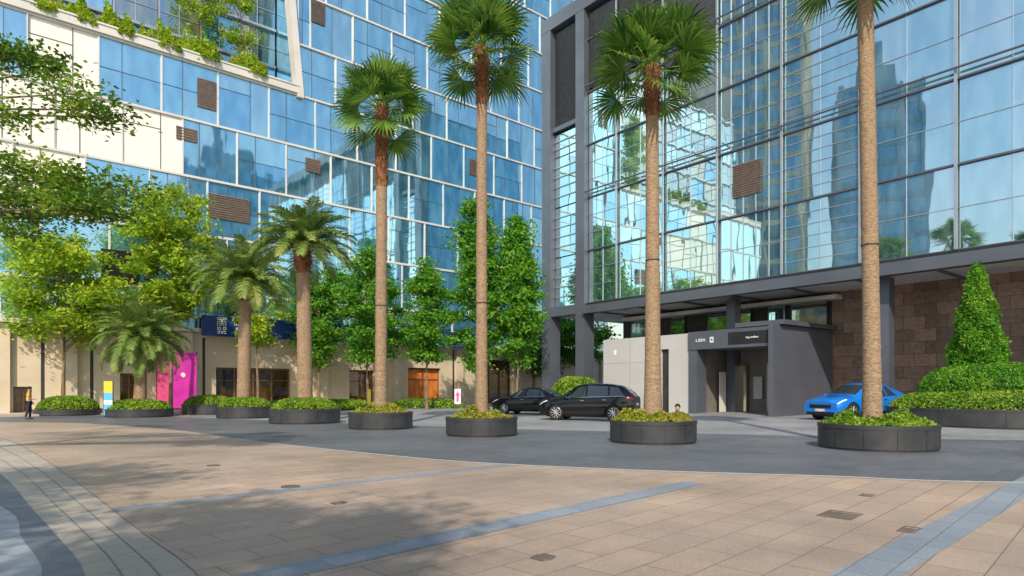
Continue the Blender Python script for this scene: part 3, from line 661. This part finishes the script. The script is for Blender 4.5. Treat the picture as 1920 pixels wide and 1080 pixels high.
# terrace block behind the parapet
TB=empty('terrace_building',world(0,4.5),AL,'glazed block with pale mullions set back behind the planted terrace at upper left','building')
Bx('wall',M['frame_dark'],TB,U0,US-.1,.1,8,24.2,46)
for i in range(10):
    for r in range(5):
        a=U0+i*2.87; z=24.95+r*3.0
        w=MB().poly([(0,0,0),(2.77,0,0),(2.77,0,2.75),(0,0,2.75)]).build('window',M['glassD'] if (i+r)%3 else M['glassL'],TB); w.location=(a,0,z); w.rotation_euler=(math.radians(random.uniform(-.6,.6)),0,math.radians(random.uniform(-1,1)))
        Bx('frame',M['silver'],w,-.06,.06,-.1,0,0,2.75,1.33,1.38,-.05,0,0,2.75,0.061,2.77,-.06,-.003,1.35,1.4)
for r in range(6): Bx('floor_band',M['silver'],TB,U0,US-.1,-.3,.09,24.7+r*3.0,24.9+r*3.0)
tp=[(20,110,18,'golden green shrub spilling over the parapet furthest left',1.6),(105,185,20,'golden shrub above the pale panels',2.0),(175,255,48,'leafy shrub on the terrace second from left',2.2),(255,340,75,'yellow green shrub on the terrace above the blue windows',2.0),(325,410,95,'green shrub on the terrace nearest the small terrace tree',2.4),(430,500,128,'low shrub at the foot of the small terrace tree',2.4)]
for x0,x1,yb,lab,hh in tp:
    u=(U(x0)+U(x1))/2; p=world(u,.6); bed(p[0],p[1],(U(x1)-U(x0))*.6,24.4,hh,3600,'bright',lab,.13,'terrace_shrub','shrub',ry=.8,group='terrace plants')
p=world(U(455),.8); tree(p[0],p[1],24.3,9.5,2.0,1.3,'bright','small pale leaved tree on the terrace above the parapet',51,n=4800,size=.12,clumps=40,cs=.35,r0=.09,shape='tall')
p=world(U(392),2.0); tree(p[0],p[1],24.3,8.5,3.6,1.1,'bright','slim tree on the terrace left of the pale leaved one',52,n=1900,size=.12,clumps=22,cs=.35,r0=.08)
# ------------------------------------------------------------------ right building
AR=math.atan2(-.781,.625)
RB=empty('glass_building',(5.75,50,0),AR,'large glass building with dark grey frame raised over the grey entrance at right','building')
ZB=[8.15,12.25,16.35,20.45,24.5,28.6]
bays=[0.35,3.35,7.6,11.85,16.15,20.5,24.85,29.2,33.5,37.8]
Bx('wall',M['frame_dark'],RB,-4.2,38,.30,14,8.0,31.2)
Bx('end_wall',M['glassT'],RB,-4.32,-4.205,.5,13.8,8.1,31.0)
def rwin(t0,t1,z0,z1,y=0.0,m='glassR',pane=False):
    w=MB().poly([(0,0,0),(t1-t0,0,0),(t1-t0,0,z1-z0),(0,0,z1-z0)]).build('window',M[m],RB); w.location=(t0,y,z0)
    w.rotation_euler=(math.radians(random.uniform(-.3,.3)),0,math.radians(random.uniform(-.25,.25)))
    if pane:
        ww=t1-t0; p=MB().poly([(ww/2,-.008,0),(ww,-.008,0),(ww,-.008,z1-z0),(ww/2,-.008,z1-z0)]).build('pane',M[m],w); p.rotation_euler=(math.radians(random.uniform(-.12,.12)),0,math.radians(random.uniform(-.08,.08)))
    return w
for i in range(len(bays)-1):
    t0,t1=bays[i],bays[i+1]
    for r in range(5):
        z0,z1=ZB[r],ZB[r+1]
        if i==2 and r==4: 
            louv(RB,t0+.1,t1-.1,z0-1.2,z1+2.3,'louvre',34,-.03); continue
        if i in (0,1) and r==4: continue
        w=rwin(t0+.04,t1-.04,z0+.05,z1-.05,pane=True)
        hh=z1-z0-.1; ww=t1-t0-.08; mb=MB()
        k={0:3,1:3,2:6,3:2,4:6,5:2,6:2,7:2,8:2}[i]
        for q in range(1,k): mb.box(0,ww,-.05,-.014,hh*q/k-.015,hh*q/k+.015)
        if i in (3,): 
            for q in range(1,5): mb.box(ww*q/5-.015,ww*q/5+.015,-.055,-.012,0,hh)
        else: mb.box(ww*.5-.015,ww*.5+.015,-.055,-.012,0,hh)
        mb.build('glazing_bar',M['silver'],w)
for i in (0,1): louv(RB,bays[i]+.1,bays[i+1]-.1,24.8,30.6,'louvre',34,-.02)
for r in range(4):
    z0=ZB[r]; z1=ZB[r+1] 
    if r==3: z1=22.4
    w=rwin(-3.5,-.65,z0+.05,z1-.05,.05); mb=MB(); hh=z1-z0-.1; kk=5 if r<3 else 3
    for q in range(1,kk): mb.box(0,2.85,-.10,-.004,hh*q/kk-.035,hh*q/kk+.035)
    mb.build('glazing_bar',M['silver'],w)
louv(RB,-3.45,-.7,22.9,30.7,'louvre',52,.02)
for z in ZB:
    mb=MB(); mb.box(.3,38,-.14,-.06,z-.04,z+.04); mb.box(.3,38,-.05,.02,z-.08,z+.08)
    mb.build('transom',M['frame_grey'],RB)
for z in ZB[2::2]:
    MB().tube([(.3,-.35,z+.42),(38,-.35,z+.42)],.06,8).build('rail',M['frame_grey'],RB,True)
for t in bays[1:-1]:
    Bx('mullion',M['silver'],RB,t-.07,t+.07,-.22,-.141,8.2,31)
Bx('column',M['frame_grey'],RB,-.62,.32,-.5,.6,0,30.9)
Bx('column',M['frame_grey'],RB,-4.6,-3.55,-.5,.6,0,30.9)
Bx('roof_beam',M['frame_grey'],RB,-4.6,38,-.52,.9,30.903,32.0)
Bx('roof_beam',M['frame_grey'],RB,-3.549,-.621,-.3,.4,22.5,22.85)
Bx('fascia',M['frame_grey'],RB,.33,38,-.55,.32,7.45,7.95, .33,38,-.75,-.1,7.3,7.44,-3.54,-.63,-.45,.3,7.4,8.15)
Bx('ledge',M['frame_dark'],RB,.33,38,-.3,.2,7.952,8.14)
Bx('soffit',M['soffit'],RB,-4.2,38,.33,14,7.5,7.9)
mb=MB()
for q in range(10): mb.box(1+q*3.8,1.12+q*3.8,.34,4.4,7.38,7.497)
mb.build('soffit_beam',M['frame_grey'],RB)
louv(RB,12.9,14.8,Zat(345,37.5)-.2,Zat(285,37.5),'louvre_brown',14,-.06)
Bx('stone_wall',M['stone'],RB,16.9,38,4.5,5.2,0,7.5)
Bx('recessed_wall',M['interior'],RB,-.2,16.899,4.6,5.2,0,7.5)
for a,b_,z0,z1,m in ((7.9,11.4,5.0,7.0,'glassD'),(12.6,13.9,5.0,7.3,'glassR'),(14.2,16.6,5.0,7.3,'glassD'),(4.6,6.0,5.2,7.1,'glassD'),(.6,3.2,3.6,7.1,'glassD')):
    w=rwin(a,b_,z0,z1,4.57,m); Bx('frame',M['frame_dark'],w,-.05,.05,-.08,0,0,z1-z0,b_-a-.05,b_-a+.05,-.08,0,0,z1-z0,.05,b_-a-.05,-.08,-.003,z1-z0-.1,z1-z0)
Bx('beam',M['soffit'],RB,.5,17.5,3.6,4.55,7.0,7.25)
for t,s_ in ((11.95,1.2),(21.4,.4),(30,.4)): Bx('column',M['frame_grey'],RB,t-.3,t+.3,s_,s_+.7,0,7.375)
# ------------------------------------------------------------------ entrance pavilion
EP=empty('entrance_pavilion',(5.75,50,0),AR,'low grey entrance pavilion with pale wall under the right building','entrance')
s0=-2.07
Bx('pale_wall',M['concrete'],EP,3.84,8.9,s0,s0+.4,0,5.0, 8.901,9.549,s0,s0+.4,4.1,5.0, 9.55,11.15,s0,s0+.4,0,5.0)
Bx('side_door',M['interior'],EP,8.905,9.545,s0+.2,s0+.25,0.03,4.09)
Bx('side_wall',M['concrete'],EP,3.84,4.2,s0+.401,4.4,0,4.99)
mb=MB()
for t in (6.3,): mb.box(t-.01,t+.01,s0-.004,s0-.001,0,5.0)
mb.box(3.86,8.88,s0-.004,s0-.001,3.3,3.315); mb.build('panel_joint',M['ironl'],EP)
Bx('portal_frame',M['frame_grey'],EP,11.151,11.75,s0-.1,s0+.9,0,3.948, 11.151,16.64,s0-.15,s0+.9,3.95,5.05)
Bx('side_panel',M['frame_grey'],EP,16.65,16.95,s0-.45,4.45,0,5.12)
Bx('roof_slab',M['frame_grey'],EP,4.2,11.1,s0+.401,4.4,4.5,4.8, 11.76,16.64,s0+.91,4.4,4.6,4.95, 14.2,17.2,s0+.2,4.45,5.14,5.4)
Bx('inner_wall',M['lobby'],EP,11.151,11.3,s0+.92,4.3,0,4.5,11.301,16.64,1.9,2.2,0,4.5)
Bx('inner_ceiling',M['lobby'],EP,11.76,16.64,s0+.92,1.88,4.0,4.2)
Bx('inner_floor',M['road'],EP,11.76,16.64,s0-.1,1.88,.005,.03)
g=MB().poly([(14.4,1.6,0.05),(16.5,1.6,.05),(16.5,1.6,3.0),(14.4,1.6,3.0)]).build('glass_door',M['glassD'],EP)
Bx('frame',M['beige'],g,14.28,14.4,1.5,1.6,.04,3.12,16.5,16.62,1.5,1.6,.04,3.12,14.4,16.5,1.5,1.6,3.0,3.12,15.42,15.48,1.5,1.59,.04,3.0)
g=MB().poly([(11.9,1.7,0.05),(12.8,1.7,.05),(12.8,1.7,3.0),(11.9,1.7,3.0)]).build('glass_door',M['glassD'],EP)
Bx('frame',M['brass'],g,11.82,11.9,1.6,1.7,.04,3.1,12.8,12.88,1.6,1.7,.04,3.1,11.9,12.8,1.6,1.7,3.0,3.1)
Bx('notice_panel',M['concrete'],EP,13.25,13.85,1.7,1.8,.9,2.3)
Bx('light_panel',M['cream'],EP,11.76,11.8,.2,.9,.05,2.6)
text('lettering','L.ISEN',.25,M['white'],EP,(12.05,s0-.16,4.5),(PI/2,0,0)); text('lettering','Lag undban',.17,M['white'],EP,(15.5,s0-.165,4.5),(PI/2,0,0))
mb=MB()
for i in range(3):
    for j in range(3):
        if (i,j)!=(1,1): mb.box(12.72+i*.09,12.79+i*.09,s0-.175,s0-.152,4.33+j*.12,4.42+j*.12)
mb.build('emblem',M['white'],EP)
Bx('sign_panel',M['frame_dark'],EP,13.95,16.6,s0-.158,s0-.152,4.12,4.85)
mb=MB().lathe([(.14,0),(.14,-.03),(.0,-.03)],5,(4.95,s0,4.1),axis='y'); mb.box(4.86,5.04,s0-.03,s0-.001,3.87,4.0); mb.build('emblem',M['white'],EP)
fr=empty('metal_frame',(19.5,33.8,0),AR,'thin pale metal frame standing before the stone wall','frame')
MB().tube([(-.3,0,0),(-.3,0,3.9),(.3,0,3.9),(.3,0,0)],.03,6).build('frame',M['silver'],fr)
# ------------------------------------------------------------------ cars
def interp(st,x):
    xs=[s[0] for s in st]; out=[]
    for j in range(1,6):
        ys=[s[j] for s in st]
        v=sum(np.interp(x+d,xs,ys)*w for d,w in ((-.16,.12),(-.08,.23),(0,.3),(.08,.23),(.16,.12))); out.append(float(v))
    return out
def sect(st,x):
    hw,zb,zs,zt,tw=interp(st,x)
    return [(0,zb),(hw*.86,zb),(hw*.97,zb+.10),(hw,zb+(zs-zb)*.45),(hw*.985,zs-.07),(hw*.95,zs),(tw,zt-.05),(tw*.88,zt-.012),(tw*.5,zt+.008),(0,zt+.015)]
def make_car(loc,ang,st,paint,lab,wb,R,scale=1,win=(),wsx=None,rwx=None,cat='car',zs=1.):
    e=empty('parked_car',loc,ang,lab,cat,'cars parked by the entrance'); e.scale=(scale,scale,scale)
    st=[(s[0],s[1],s[2],s[3]*zs,s[4]*zs,s[5]) for s in st]
    x0,x1=st[0][0],st[-1][0]; K=64; xs=[x0+(x1-x0)*i/K for i in range(K+1)]; mb=MB(); n=None
    for x in xs:
        h=sect(st,x); ring=[(x,y,z) for y,z in h]+[(x,-y,z) for y,z in h[-2:0:-1]]; n=len(ring); mb.v+=ring
    for i in range(K):
        for k in range(n):
            k2=(k+1)%n; mb.f.append((i*n+k,(i+1)*n+k,(i+1)*n+k2,i*n+k2))
    mb.f.append(tuple(range(n))); mb.f.append(tuple(K*n+k for k in range(n))[::-1])
    body=mb.build('body',paint,None); cut=MB()
    for wx in wb:
        for sd in (-1,1):
            a,b=(.52,1.2) if sd>0 else (-1.2,-.52)
            cut.lathe([(0,a),(R*1.1,a),(R*1.1,b),(0,b)],28,(wx,0,R),axis='y')
    co=cut.build('cutter',M['black'])
    for o in (body,co):
        bm=bmesh.new(); bm.from_mesh(o.data); bmesh.ops.remove_doubles(bm,verts=bm.verts,dist=1e-5); bmesh.ops.recalc_face_normals(bm,faces=bm.faces); bm.to_mesh(o.data); bm.free()
    md=body.modifiers.new('b','BOOLEAN'); md.operation='DIFFERENCE'; md.object=co; md.solver='EXACT'
    bpy.context.view_layer.update()
    me=bpy.data.meshes.new_from_object(body.evaluated_get(bpy.context.evaluated_depsgraph_get()))
    body.modifiers.clear()
    if len(me.polygons)>200: body.data=me
    bpy.data.objects.remove(co); me=body.data; me.materials.clear(); me.materials.append(paint)
    me.polygons.foreach_set('use_smooth',[True]*len(me.polygons)); me.set_sharp_from_angle(angle=math.radians(38)); body.parent=e
    def patch(name,m,xa,xb,ia,ib,va,vb,side=1,off=.006,nx=8,slx=0,slx2=0):
        mb=MB(); rows=[]
        for i in range(nx+1):
            r=[]
            for j in range(5):
                v=va+(vb-va)*j/4; xa2=xa+slx*j/4; xb2=xb+slx2*j/4; x=xa2+(xb2-xa2)*i/nx; h=sect(st,x)
                q=ia+(ib-ia)*v; k=min(int(q),len(h)-2); f=q-k
                r.append((x,(h[k][0]*(1-f)+h[k+1][0]*f+off)*side,h[k][1]*(1-f)+h[k+1][1]*f+off*.6))
            rows.append(r)
        for r in rows: mb.v+=r
        for i in range(nx):
            for j in range(4): a=i*5+j; mb.f.append((a,a+1,a+6,a+5) if side>0 else (a,a+5,a+6,a+1))
        return mb.build(name,m,e,True)
    for sd in (-1,1):
        for xa,xb,sa,sb in win: patch('side_window',M['carglass'],xa,xb,5,6,.1,.88,sd,.008,8,sa,sb)
        patch('window_trim',M['chrome'],win[0][0],win[-1][1],5,6,.03,.075,sd,.01,24)
        patch('sill_trim',M['black'],wb[0]+R*1.15,wb[1]-R*1.15,1,3,.35,.75,sd,.01)
    def across(name,m,xa,xb,lo=6.1):
        mb=MB(); cols=13; nx=6
        for i in range(nx+1):
            x=xa+(xb-xa)*i/nx; h=sect(st,x); prof=[]
            for j in range(7):
                q=lo+(9-lo)*j/6; k=min(int(q),8); f=q-k; prof.append((h[k][0]*(1-f)+h[k+1][0]*f,h[k][1]*(1-f)+h[k+1][1]*f))
            for y,z in prof: mb.v.append((x,y,z+.008))
            for y,z in prof[-2::-1]: mb.v.append((x,-y,z+.008))
        for i in range(nx):
            for j in range(cols-1): a=i*cols+j; mb.f.append((a,a+1,a+cols+1,a+cols))
        return mb.build(name,m,e,True)
    across('windscreen',M['carglass'],*wsx); across('rear_window',M['carglass'],*rwx)
    for wx in wb:
        for sd in (-1,1):
            hw=interp(st,wx)[0]; c=(wx,sd*(hw-.12),R); t=.11
            w=MB().lathe([(R*.72,-t),(R*.93,-t),(R,-t*.7),(R,t*.7),(R*.93,t),(R*.72,t)],30,c,axis='y',close=True).build('tyre',M['tyre'],e,True,30)
            rm=MB().lathe([(R*.73,sd*t*.75),(R*.66,sd*t*.85),(R*.63,sd*t*.3)],30,c,axis='y')
            for k in range(10):
                a=2*PI*k/10; ca,sa=math.cos(a),math.sin(a); p=Vector((c[0]+ca*R*.1,c[1]+sd*t*.75,c[2]+sa*R*.1)); q=Vector((c[0]+ca*R*.68,c[1]+sd*t*.8,c[2]+sa*R*.68))
                rm.tube([p,q],[.026,.02],5)
            rm.lathe([(R*.14,sd*t*.6),(R*.14,sd*t*.9),(0,sd*t*.9)],12,c,axis='y')
            rm.build('rim',M['rim'],w,True,30)
            MB().lathe([(R*.71,sd*t*.1),(0,sd*t*.1)],20,c,axis='y').build('brake_disc',M['black'],w)
    hf=interp(st,x1-.12); hr=interp(st,x0+.08)
    for sd in (-1,1):
        patch('headlight',M['headlamp'],x1-.50,x1-.05,3,6,.46,.70,sd,.012)
        patch('tail_light',M['redlamp'],x0+.03,x0+.34,3,6,.48,.70,sd,.012)
        mx=wsx[0]+(wsx[1]-wsx[0])*.62; zb=interp(st,mx)[2]; hw=interp(st,mx)[0]
        m_=MB(); m_.lathe([(0,-.1),(.07,-.08),(.085,0),(.07,.08),(0,.1)],12,(mx,sd*(hw+.07),zb+.08),axis='y'); m_.tube([(mx,sd*(hw-.06),zb+.0),(mx,sd*(hw+.03),zb+.05)],.02,6); m_.build('mirror',paint,e,True)
        for xx in [w[0]-.04 for w in win]+[win[-1][1]+.1]:
            patch('door_seam',M['black'],xx-.006,xx+.006,2.2,5,0,1,sd,.003,1)
        for w_ in win[-2:]:
            zc=interp(st,w_[0]+.15)[2]-.13; hw=interp(st,w_[0]+.15)[0]; Bx('door_handle',M['chrome'],e,w_[0]+.05,w_[0]+.24,min(sd*(hw-.02),sd*(hw+.02)),max(sd*(hw-.02),sd*(hw+.02)),zc,zc+.03)
    Bx('grille',M['black'],e,x1-.02,x1+.012,-hf[0]*.62,hf[0]*.62,.46*zs,.60*zs, x1-.03,x1+.010,-hf[0]*.8,hf[0]*.8,.24,.38)
    Bx('number_plate',M['plate'],e,x1+.013,x1+.025,-.24,.24,.40,.51); Bx('number_plate',M['plate'],e,x0-.025,x0-.002,-.24,.24,.66*zs,.76*zs)
    Bx('rear_bumper_trim',M['black'],e,x0-.012,x0+.1,-hr[0]*.8,hr[0]*.8,.36,.5)
    Bx('underbody',M['black'],e,x0+.3,x1-.3,-.5,.5,.16,.3)
    return e
SUV=[(-2.38,.78,.48,.90,.98,.70),(-2.28,.87,.36,1.0,1.10,.72),(-2.05,.92,.28,1.03,1.32,.66),(-1.75,.94,.25,1.02,1.49,.61),(-1.1,.95,.22,1.0,1.57,.60),(-.1,.95,.22,.97,1.60,.62),(.4,.95,.22,.95,1.54,.62),(1.25,.95,.22,.93,1.02,.76),(1.85,.93,.24,.88,.94,.74),(2.25,.86,.28,.76,.83,.66),(2.4,.74,.38,.62,.69,.56)]
SED=[(-2.3,.76,.46,.80,.90,.64),(-2.2,.85,.34,.9,.98,.68),(-1.75,.90,.26,.93,1.08,.66),(-1.0,.92,.22,.92,1.36,.58),(-.3,.93,.22,.90,1.43,.58),(.3,.93,.22,.89,1.37,.59),(1.2,.92,.22,.86,.94,.72),(1.8,.9,.24,.80,.86,.7),(2.15,.82,.28,.70,.76,.6),(2.3,.7,.36,.6,.66,.52)]
CPE=[(-2.3,.80,.46,.86,.96,.66),(-2.15,.90,.34,.94,1.04,.70),(-1.75,.97,.26,.95,1.16,.66),(-1.0,.96,.20,.91,1.38,.58),(-.35,.95,.19,.88,1.44,.57),(.2,.95,.19,.87,1.39,.58),(1.15,.95,.2,.86,.96,.74),(1.8,.96,.22,.82,.89,.77),(2.15,.93,.24,.73,.80,.72),(2.32,.84,.30,.60,.67,.64)]
make_car((3.85,31.8,0),math.radians(158),SUV,M['paint_black'],'black estate style car, nearer of the two black cars',(-1.42,1.46),.39,1.0,((-1.95,-1.2,.35,.0),(-1.12,-.12,0,0),(-.04,.95,0,-.6)),(.5,1.2),(-2.2,-1.82),zs=1.14)
make_car((1.15,38.8,0),math.radians(152),SED,M['paint_black'],'black saloon car behind the nearer black car',(-1.38,1.38),.36,1.0,((-1.35,-.98,.3,.0),(-.92,-.08,0,0),(0,.9,0,-.55)),(.42,1.15),(-1.65,-1.05),zs=1.14)
make_car((17.45,32.3,0),math.radians(203),CPE,M['paint_blue'],'bright blue car parked behind the nearest right planter',(-1.42,1.45),.39,1.12,((-1.3,-.75,.3,.0),(-.67,.85,0,-.6)),(.32,1.08),(-1.65,-1.05),zs=1.16)
# ------------------------------------------------------------------ people
def skin_mesh(name,verts,edges,radii,m,parent,sub=2):
    me=bpy.data.meshes.new(name); me.from_pydata(verts,edges,[]); o=bpy.data.objects.new(name,me); COL.objects.link(o)
    o.modifiers.new('s','SKIN'); sm=o.modifiers.new('d','SUBSURF'); sm.levels=sub; sm.render_levels=sub
    for i,r in enumerate(radii): me.skin_vertices[0].data[i].radius=(r,r)
    me.skin_vertices[0].data[0].use_root=True
    bpy.context.view_layer.update()
    m2=bpy.data.meshes.new_from_object(o.evaluated_get(bpy.context.evaluated_depsgraph_get())); o.modifiers.clear(); o.data=m2
    m2.materials.clear(); m2.materials.append(m); m2.polygons.foreach_set('use_smooth',[True]*len(m2.polygons)); o.parent=parent; return o
def person(loc,rz,lab,J,shirt,trous,sc=1.):
    e=empty('person',loc,rz,lab,'person'); e.scale=(sc,)*3
    V=[];R=[];E=[];idx={}
    def add(k,p,r,prev=None):
        idx[k]=len(V); V.append(tuple(p)); R.append(r)
        if prev is not None: E.append((idx[prev],idx[k]))
    add('pel',J['pel'],.12); add('waist',J['waist'],.11,'pel'); add('chest',J['chest'],.135,'waist'); add('neck',J['neck'],.05,'chest'); add('chin',J['chin'],.062,'neck'); add('head',J['head'],.092,'chin')
    hd=Vector(J['head']); add('crown',hd+Vector((0,-.005,.08)),.07,'head'); add('nose',Vector(J['chin']).lerp(hd,.55)+Vector((0,.1,0)),.013,'chin')
    for s,sd in (('l',-1),('r',1)):
        add('sh'+s,J['sh'+s],.058,'chest'); add('el'+s,J['el'+s],.04,'sh'+s); add('wr'+s,J['wr'+s],.026,'el'+s)
        w=Vector(J['wr'+s]); d=(w-Vector(J['el'+s])).normalized(); sidev=Vector((0,1,0)) if abs(d.y)<.7 else Vector((1,0,0))
        add('pm'+s,w+d*.07,.028,'wr'+s)
        for k in range(4):
            b=w+d*.09+sidev*(.03-.02*k); L=(.07,.08,.075,.058)[k]; add('f%d%s'%(k,s),b,.0095,'pm'+s); add('g%d%s'%(k,s),b+d*L*.6+Vector((-sd*.008,0,0)),.0085,'f%d%s'%(k,s)); add('h%d%s'%(k,s),b+d*L+Vector((-sd*.024,0,0)),.007,'g%d%s'%(k,s))
        add('t0'+s,w+d*.05+sidev*.035,.010,'wr'+s); add('t1'+s,w+d*.085+sidev*.055,.008,'t0'+s)
        add('hp'+s,J['hp'+s],.088,'pel'); add('kn'+s,J['kn'+s],.055,'hp'+s); add('an'+s,J['an'+s],.036,'kn'+s); add('to'+s,J['to'+s],.034,'an'+s)
    skin_mesh('body',V,E,R,M['skin'],e)
    vs=[J['pel'],J['waist'],J['chest'],J['shl'],J['shr'],Vector(J['shl']).lerp(Vector(J['ell']),.75),Vector(J['shr']).lerp(Vector(J['elr']),.75)]
    skin_mesh('shirt',[tuple(v) for v in vs],[(0,1),(1,2),(2,3),(2,4),(3,5),(4,6)],[.14,.128,.152,.075,.075,.058,.058],shirt,e)
    vs=[J['pel'],J['hpl'],J['hpr'],J['knl'],J['knr'],J['anl'],J['anr']]
    skin_mesh('trousers',[tuple(v) for v in vs],[(0,1),(0,2),(1,3),(2,4),(3,5),(4,6)],[.135,.105,.105,.074,.074,.055,.055],trous,e)
    hb=MB()
    for i in range(7):
        ph=PI*.62*i/6
        for k in range(14):
            t=2*PI*k/14; r=.108; y=-math.cos(t)*math.sin(ph)*r-.012
            hb.v.append((hd.x+math.sin(t)*math.sin(ph)*r*.92,hd.y+y-(.012 if ph>1.2 else 0),hd.z+.045+math.cos(ph)*r*1.05))
    for i in range(6):
        for k in range(14):
            if i>=4 and 5<=k<=9: continue
            hb.f.append((i*14+k,i*14+(k+1)%14,(i+1)*14+(k+1)%14,(i+1)*14+k))
    hb.build('hair',M['hair'],e,True)
    for s in 'lr':
        a=Vector(J['an'+s]); t=Vector(J['to'+s]); d=(t-a); d.z=0; d.normalize()
        skin_mesh('shoe',[tuple(a+Vector((0,0,-.03))-d*.02),tuple(a+d*.07+Vector((0,0,-.035))),tuple(a+d*.17+Vector((0,0,-.045)))],[(0,1),(1,2)],[.045,.043,.035],M['shoe'],e)
    return e
stand=dict(pel=(0,0,.92),waist=(0,.01,1.08),chest=(0,0,1.30),neck=(0,.0,1.44),chin=(0,.02,1.50),head=(0,.01,1.58),shl=(-.17,0,1.37),shr=(.17,0,1.37),ell=(-.23,-.03,1.10),elr=(.23,.02,1.10),wrl=(-.22,.10,.90),wrr=(.17,.22,1.05),hpl=(-.09,0,.86),hpr=(.09,0,.86),knl=(-.1,.06,.48),knr=(.1,-.02,.48),anl=(-.1,.03,.08),anr=(.1,-.14,.09),tol=(-.11,.18,.04),tor=(.11,.0,.04))
x,y=G(54,786); person((x,y,.006),math.radians(-60),'person in a yellow top and dark trousers standing at far left',stand,M['shirt'],M['trousers'],.96)
sit=dict(pel=(0,0,.14),waist=(0,.03,.29),chest=(0,.08,.50),neck=(0,.10,.63),chin=(0,.14,.68),head=(0,.14,.77),shl=(-.17,.08,.56),shr=(.17,.08,.56),ell=(-.22,.24,.40),elr=(.22,.24,.40),wrl=(-.12,.42,.42),wrr=(.12,.42,.42),hpl=(-.09,.04,.12),hpr=(.09,.04,.12),knl=(-.12,.40,.46),knr=(.12,.40,.46),anl=(-.12,.52,.08),anr=(.12,.52,.08),tol=(-.12,.66,.04),tor=(.12,.66,.04))
person((6.35,24.4,.004),math.radians(150),'person in red sitting low behind the planter before the entrance',sit,M['red'],M['trousers'],1.08)
# ------------------------------------------------------------------ small signs
def board(px,Y,w,h,lab,cols,rz=.1,name='sign',z0=.12):
    x=(px-960)/F*Y; e=empty(name,(x,Y,.004),rz,lab,'sign')
    Bx('base',M['iron'],e,-w*.6,w*.6,-.18,.18,0,.05)
    Bx('post',M['iron'],e,-w/2-.03,-w/2,-.03,.03,.05,h,w/2,w/2+.03,-.03,.03,.05,h)
    z=z0
    for m,f in cols: Bx('panel',M[m],e,-w/2,w/2,-.025,.025,z,z+(h-z0)*f-.004); z+=(h-z0)*f
    return e
board(203,34.2,.44,1.95,'yellow and light blue notice board at left beside the low planter',(('skyblue',.32),('white',.12),('skyblue',.22),('yellow',.34)))
b_=board(858,27.5,.26,1.55,'small white sign with a pink arrow near the central palm',(('white',.45),('white',.55)),z0=.9)
mb=MB(); mb.poly([(-.05,-.032,1.0),(.05,-.032,1.0),(.05,-.032,1.25),(.11,-.032,1.25),(0,-.032,1.46),(-.11,-.032,1.25),(-.05,-.032,1.25)]); mb.build('arrow',M['pink'],b_)
board(692,40,.22,1.5,'small yellow sign far behind the fan palm left of centre',(('yellow',1.),),z0=.6)
# ------------------------------------------------------------------ towers across the plaza (seen mirrored in the glass)
def tower(x,y,w,d,h,rz,m1,lab,fl=3.6,core='glassT'):
    e=empty('tower',(x,y,0),rz,lab,'tower'); Bx('core',M[core],e,-w/2,w/2,-d/2,d/2,0,h)
    mb=MB(); k=int(h/fl)
    for i in range(k+1): mb.box(-w/2-.15,w/2+.15,-d/2-.15,d/2+.15,i*fl,i*fl+.9)
    mb.build('floor_band',m1,e)
    mb=MB(); n=int(w/3)
    for i in range(n+1):
        for s in (-1,1):
            q=-w/2+i*w/n; mb.box(q-.25,q+.25,s*(d/2+.3)-.15,s*(d/2+.3)+.15,0,h+1); q=-d/2+i*d/n; mb.box(s*(w/2+.3)-.15,s*(w/2+.3)+.15,q-.25,q+.25,0,h+1)
    mb.build('fin',m1,e); Bx('roof_block',m1,e,-w/4,w/4,-d/4,d/4,h+1,h+6,-w/12,w/12,-d/12,d/12,h+6.001,h+12)
tower(-78,24,15,15,95,.3,M['tower'],'beige tower mirrored in the middle of the right facade')
tower(-84,2,14,14,58,.2,M['towerblue'],'grey blue tower with stepped top mirrored in the right facade')
tower(66,-12,18,18,46,.6,M['towerblue'],'blue grey tower mirrored in the windows at left')
tower(90,20,20,20,40,.2,M['tower'],'low beige tower mirrored in the blue windows at centre')
# ------------------------------------------------------------------ light, sky, camera
sv=Vector((-.06,-.78,.62)).normalized()
sl=bpy.data.lights.new('sun','SUN'); sl.energy=4.4; sl.angle=math.radians(.9); sl.color=(1,.88,.72)
so=bpy.data.objects.new('sun',sl); COL.objects.link(so); so.rotation_euler=sv.to_track_quat('Z','Y').to_euler()
w=bpy.data.worlds.new('World'); scene.world=w; w.use_nodes=True; nt=w.node_tree; bg=nt.nodes['Background']
sk=nt.nodes.new('ShaderNodeTexSky'); sk.sky_type='NISHITA'; sk.sun_disc=False; sk.sun_elevation=math.asin(sv.z); sk.sun_rotation=math.atan2(sv.x,sv.y)
sk.air_density=1.3; sk.dust_density=1.4; sk.ozone_density=1.2
nt.links.new(sk.outputs[0],bg.inputs[0]); bg.inputs[1].default_value=.15
cam=bpy.data.cameras.new('camera'); cam.sensor_width=36; cam.lens=36*F/1920; cam.shift_y=(HY-540)/1920; cam.clip_end=2000; cam.clip_start=.1
co=bpy.data.objects.new('camera',cam); COL.objects.link(co); co.location=(0,0,H); co.rotation_euler=(PI/2,0,0); scene.camera=co
scene.view_settings.view_transform='Standard'; scene.view_settings.look='None'; scene.view_settings.exposure=0
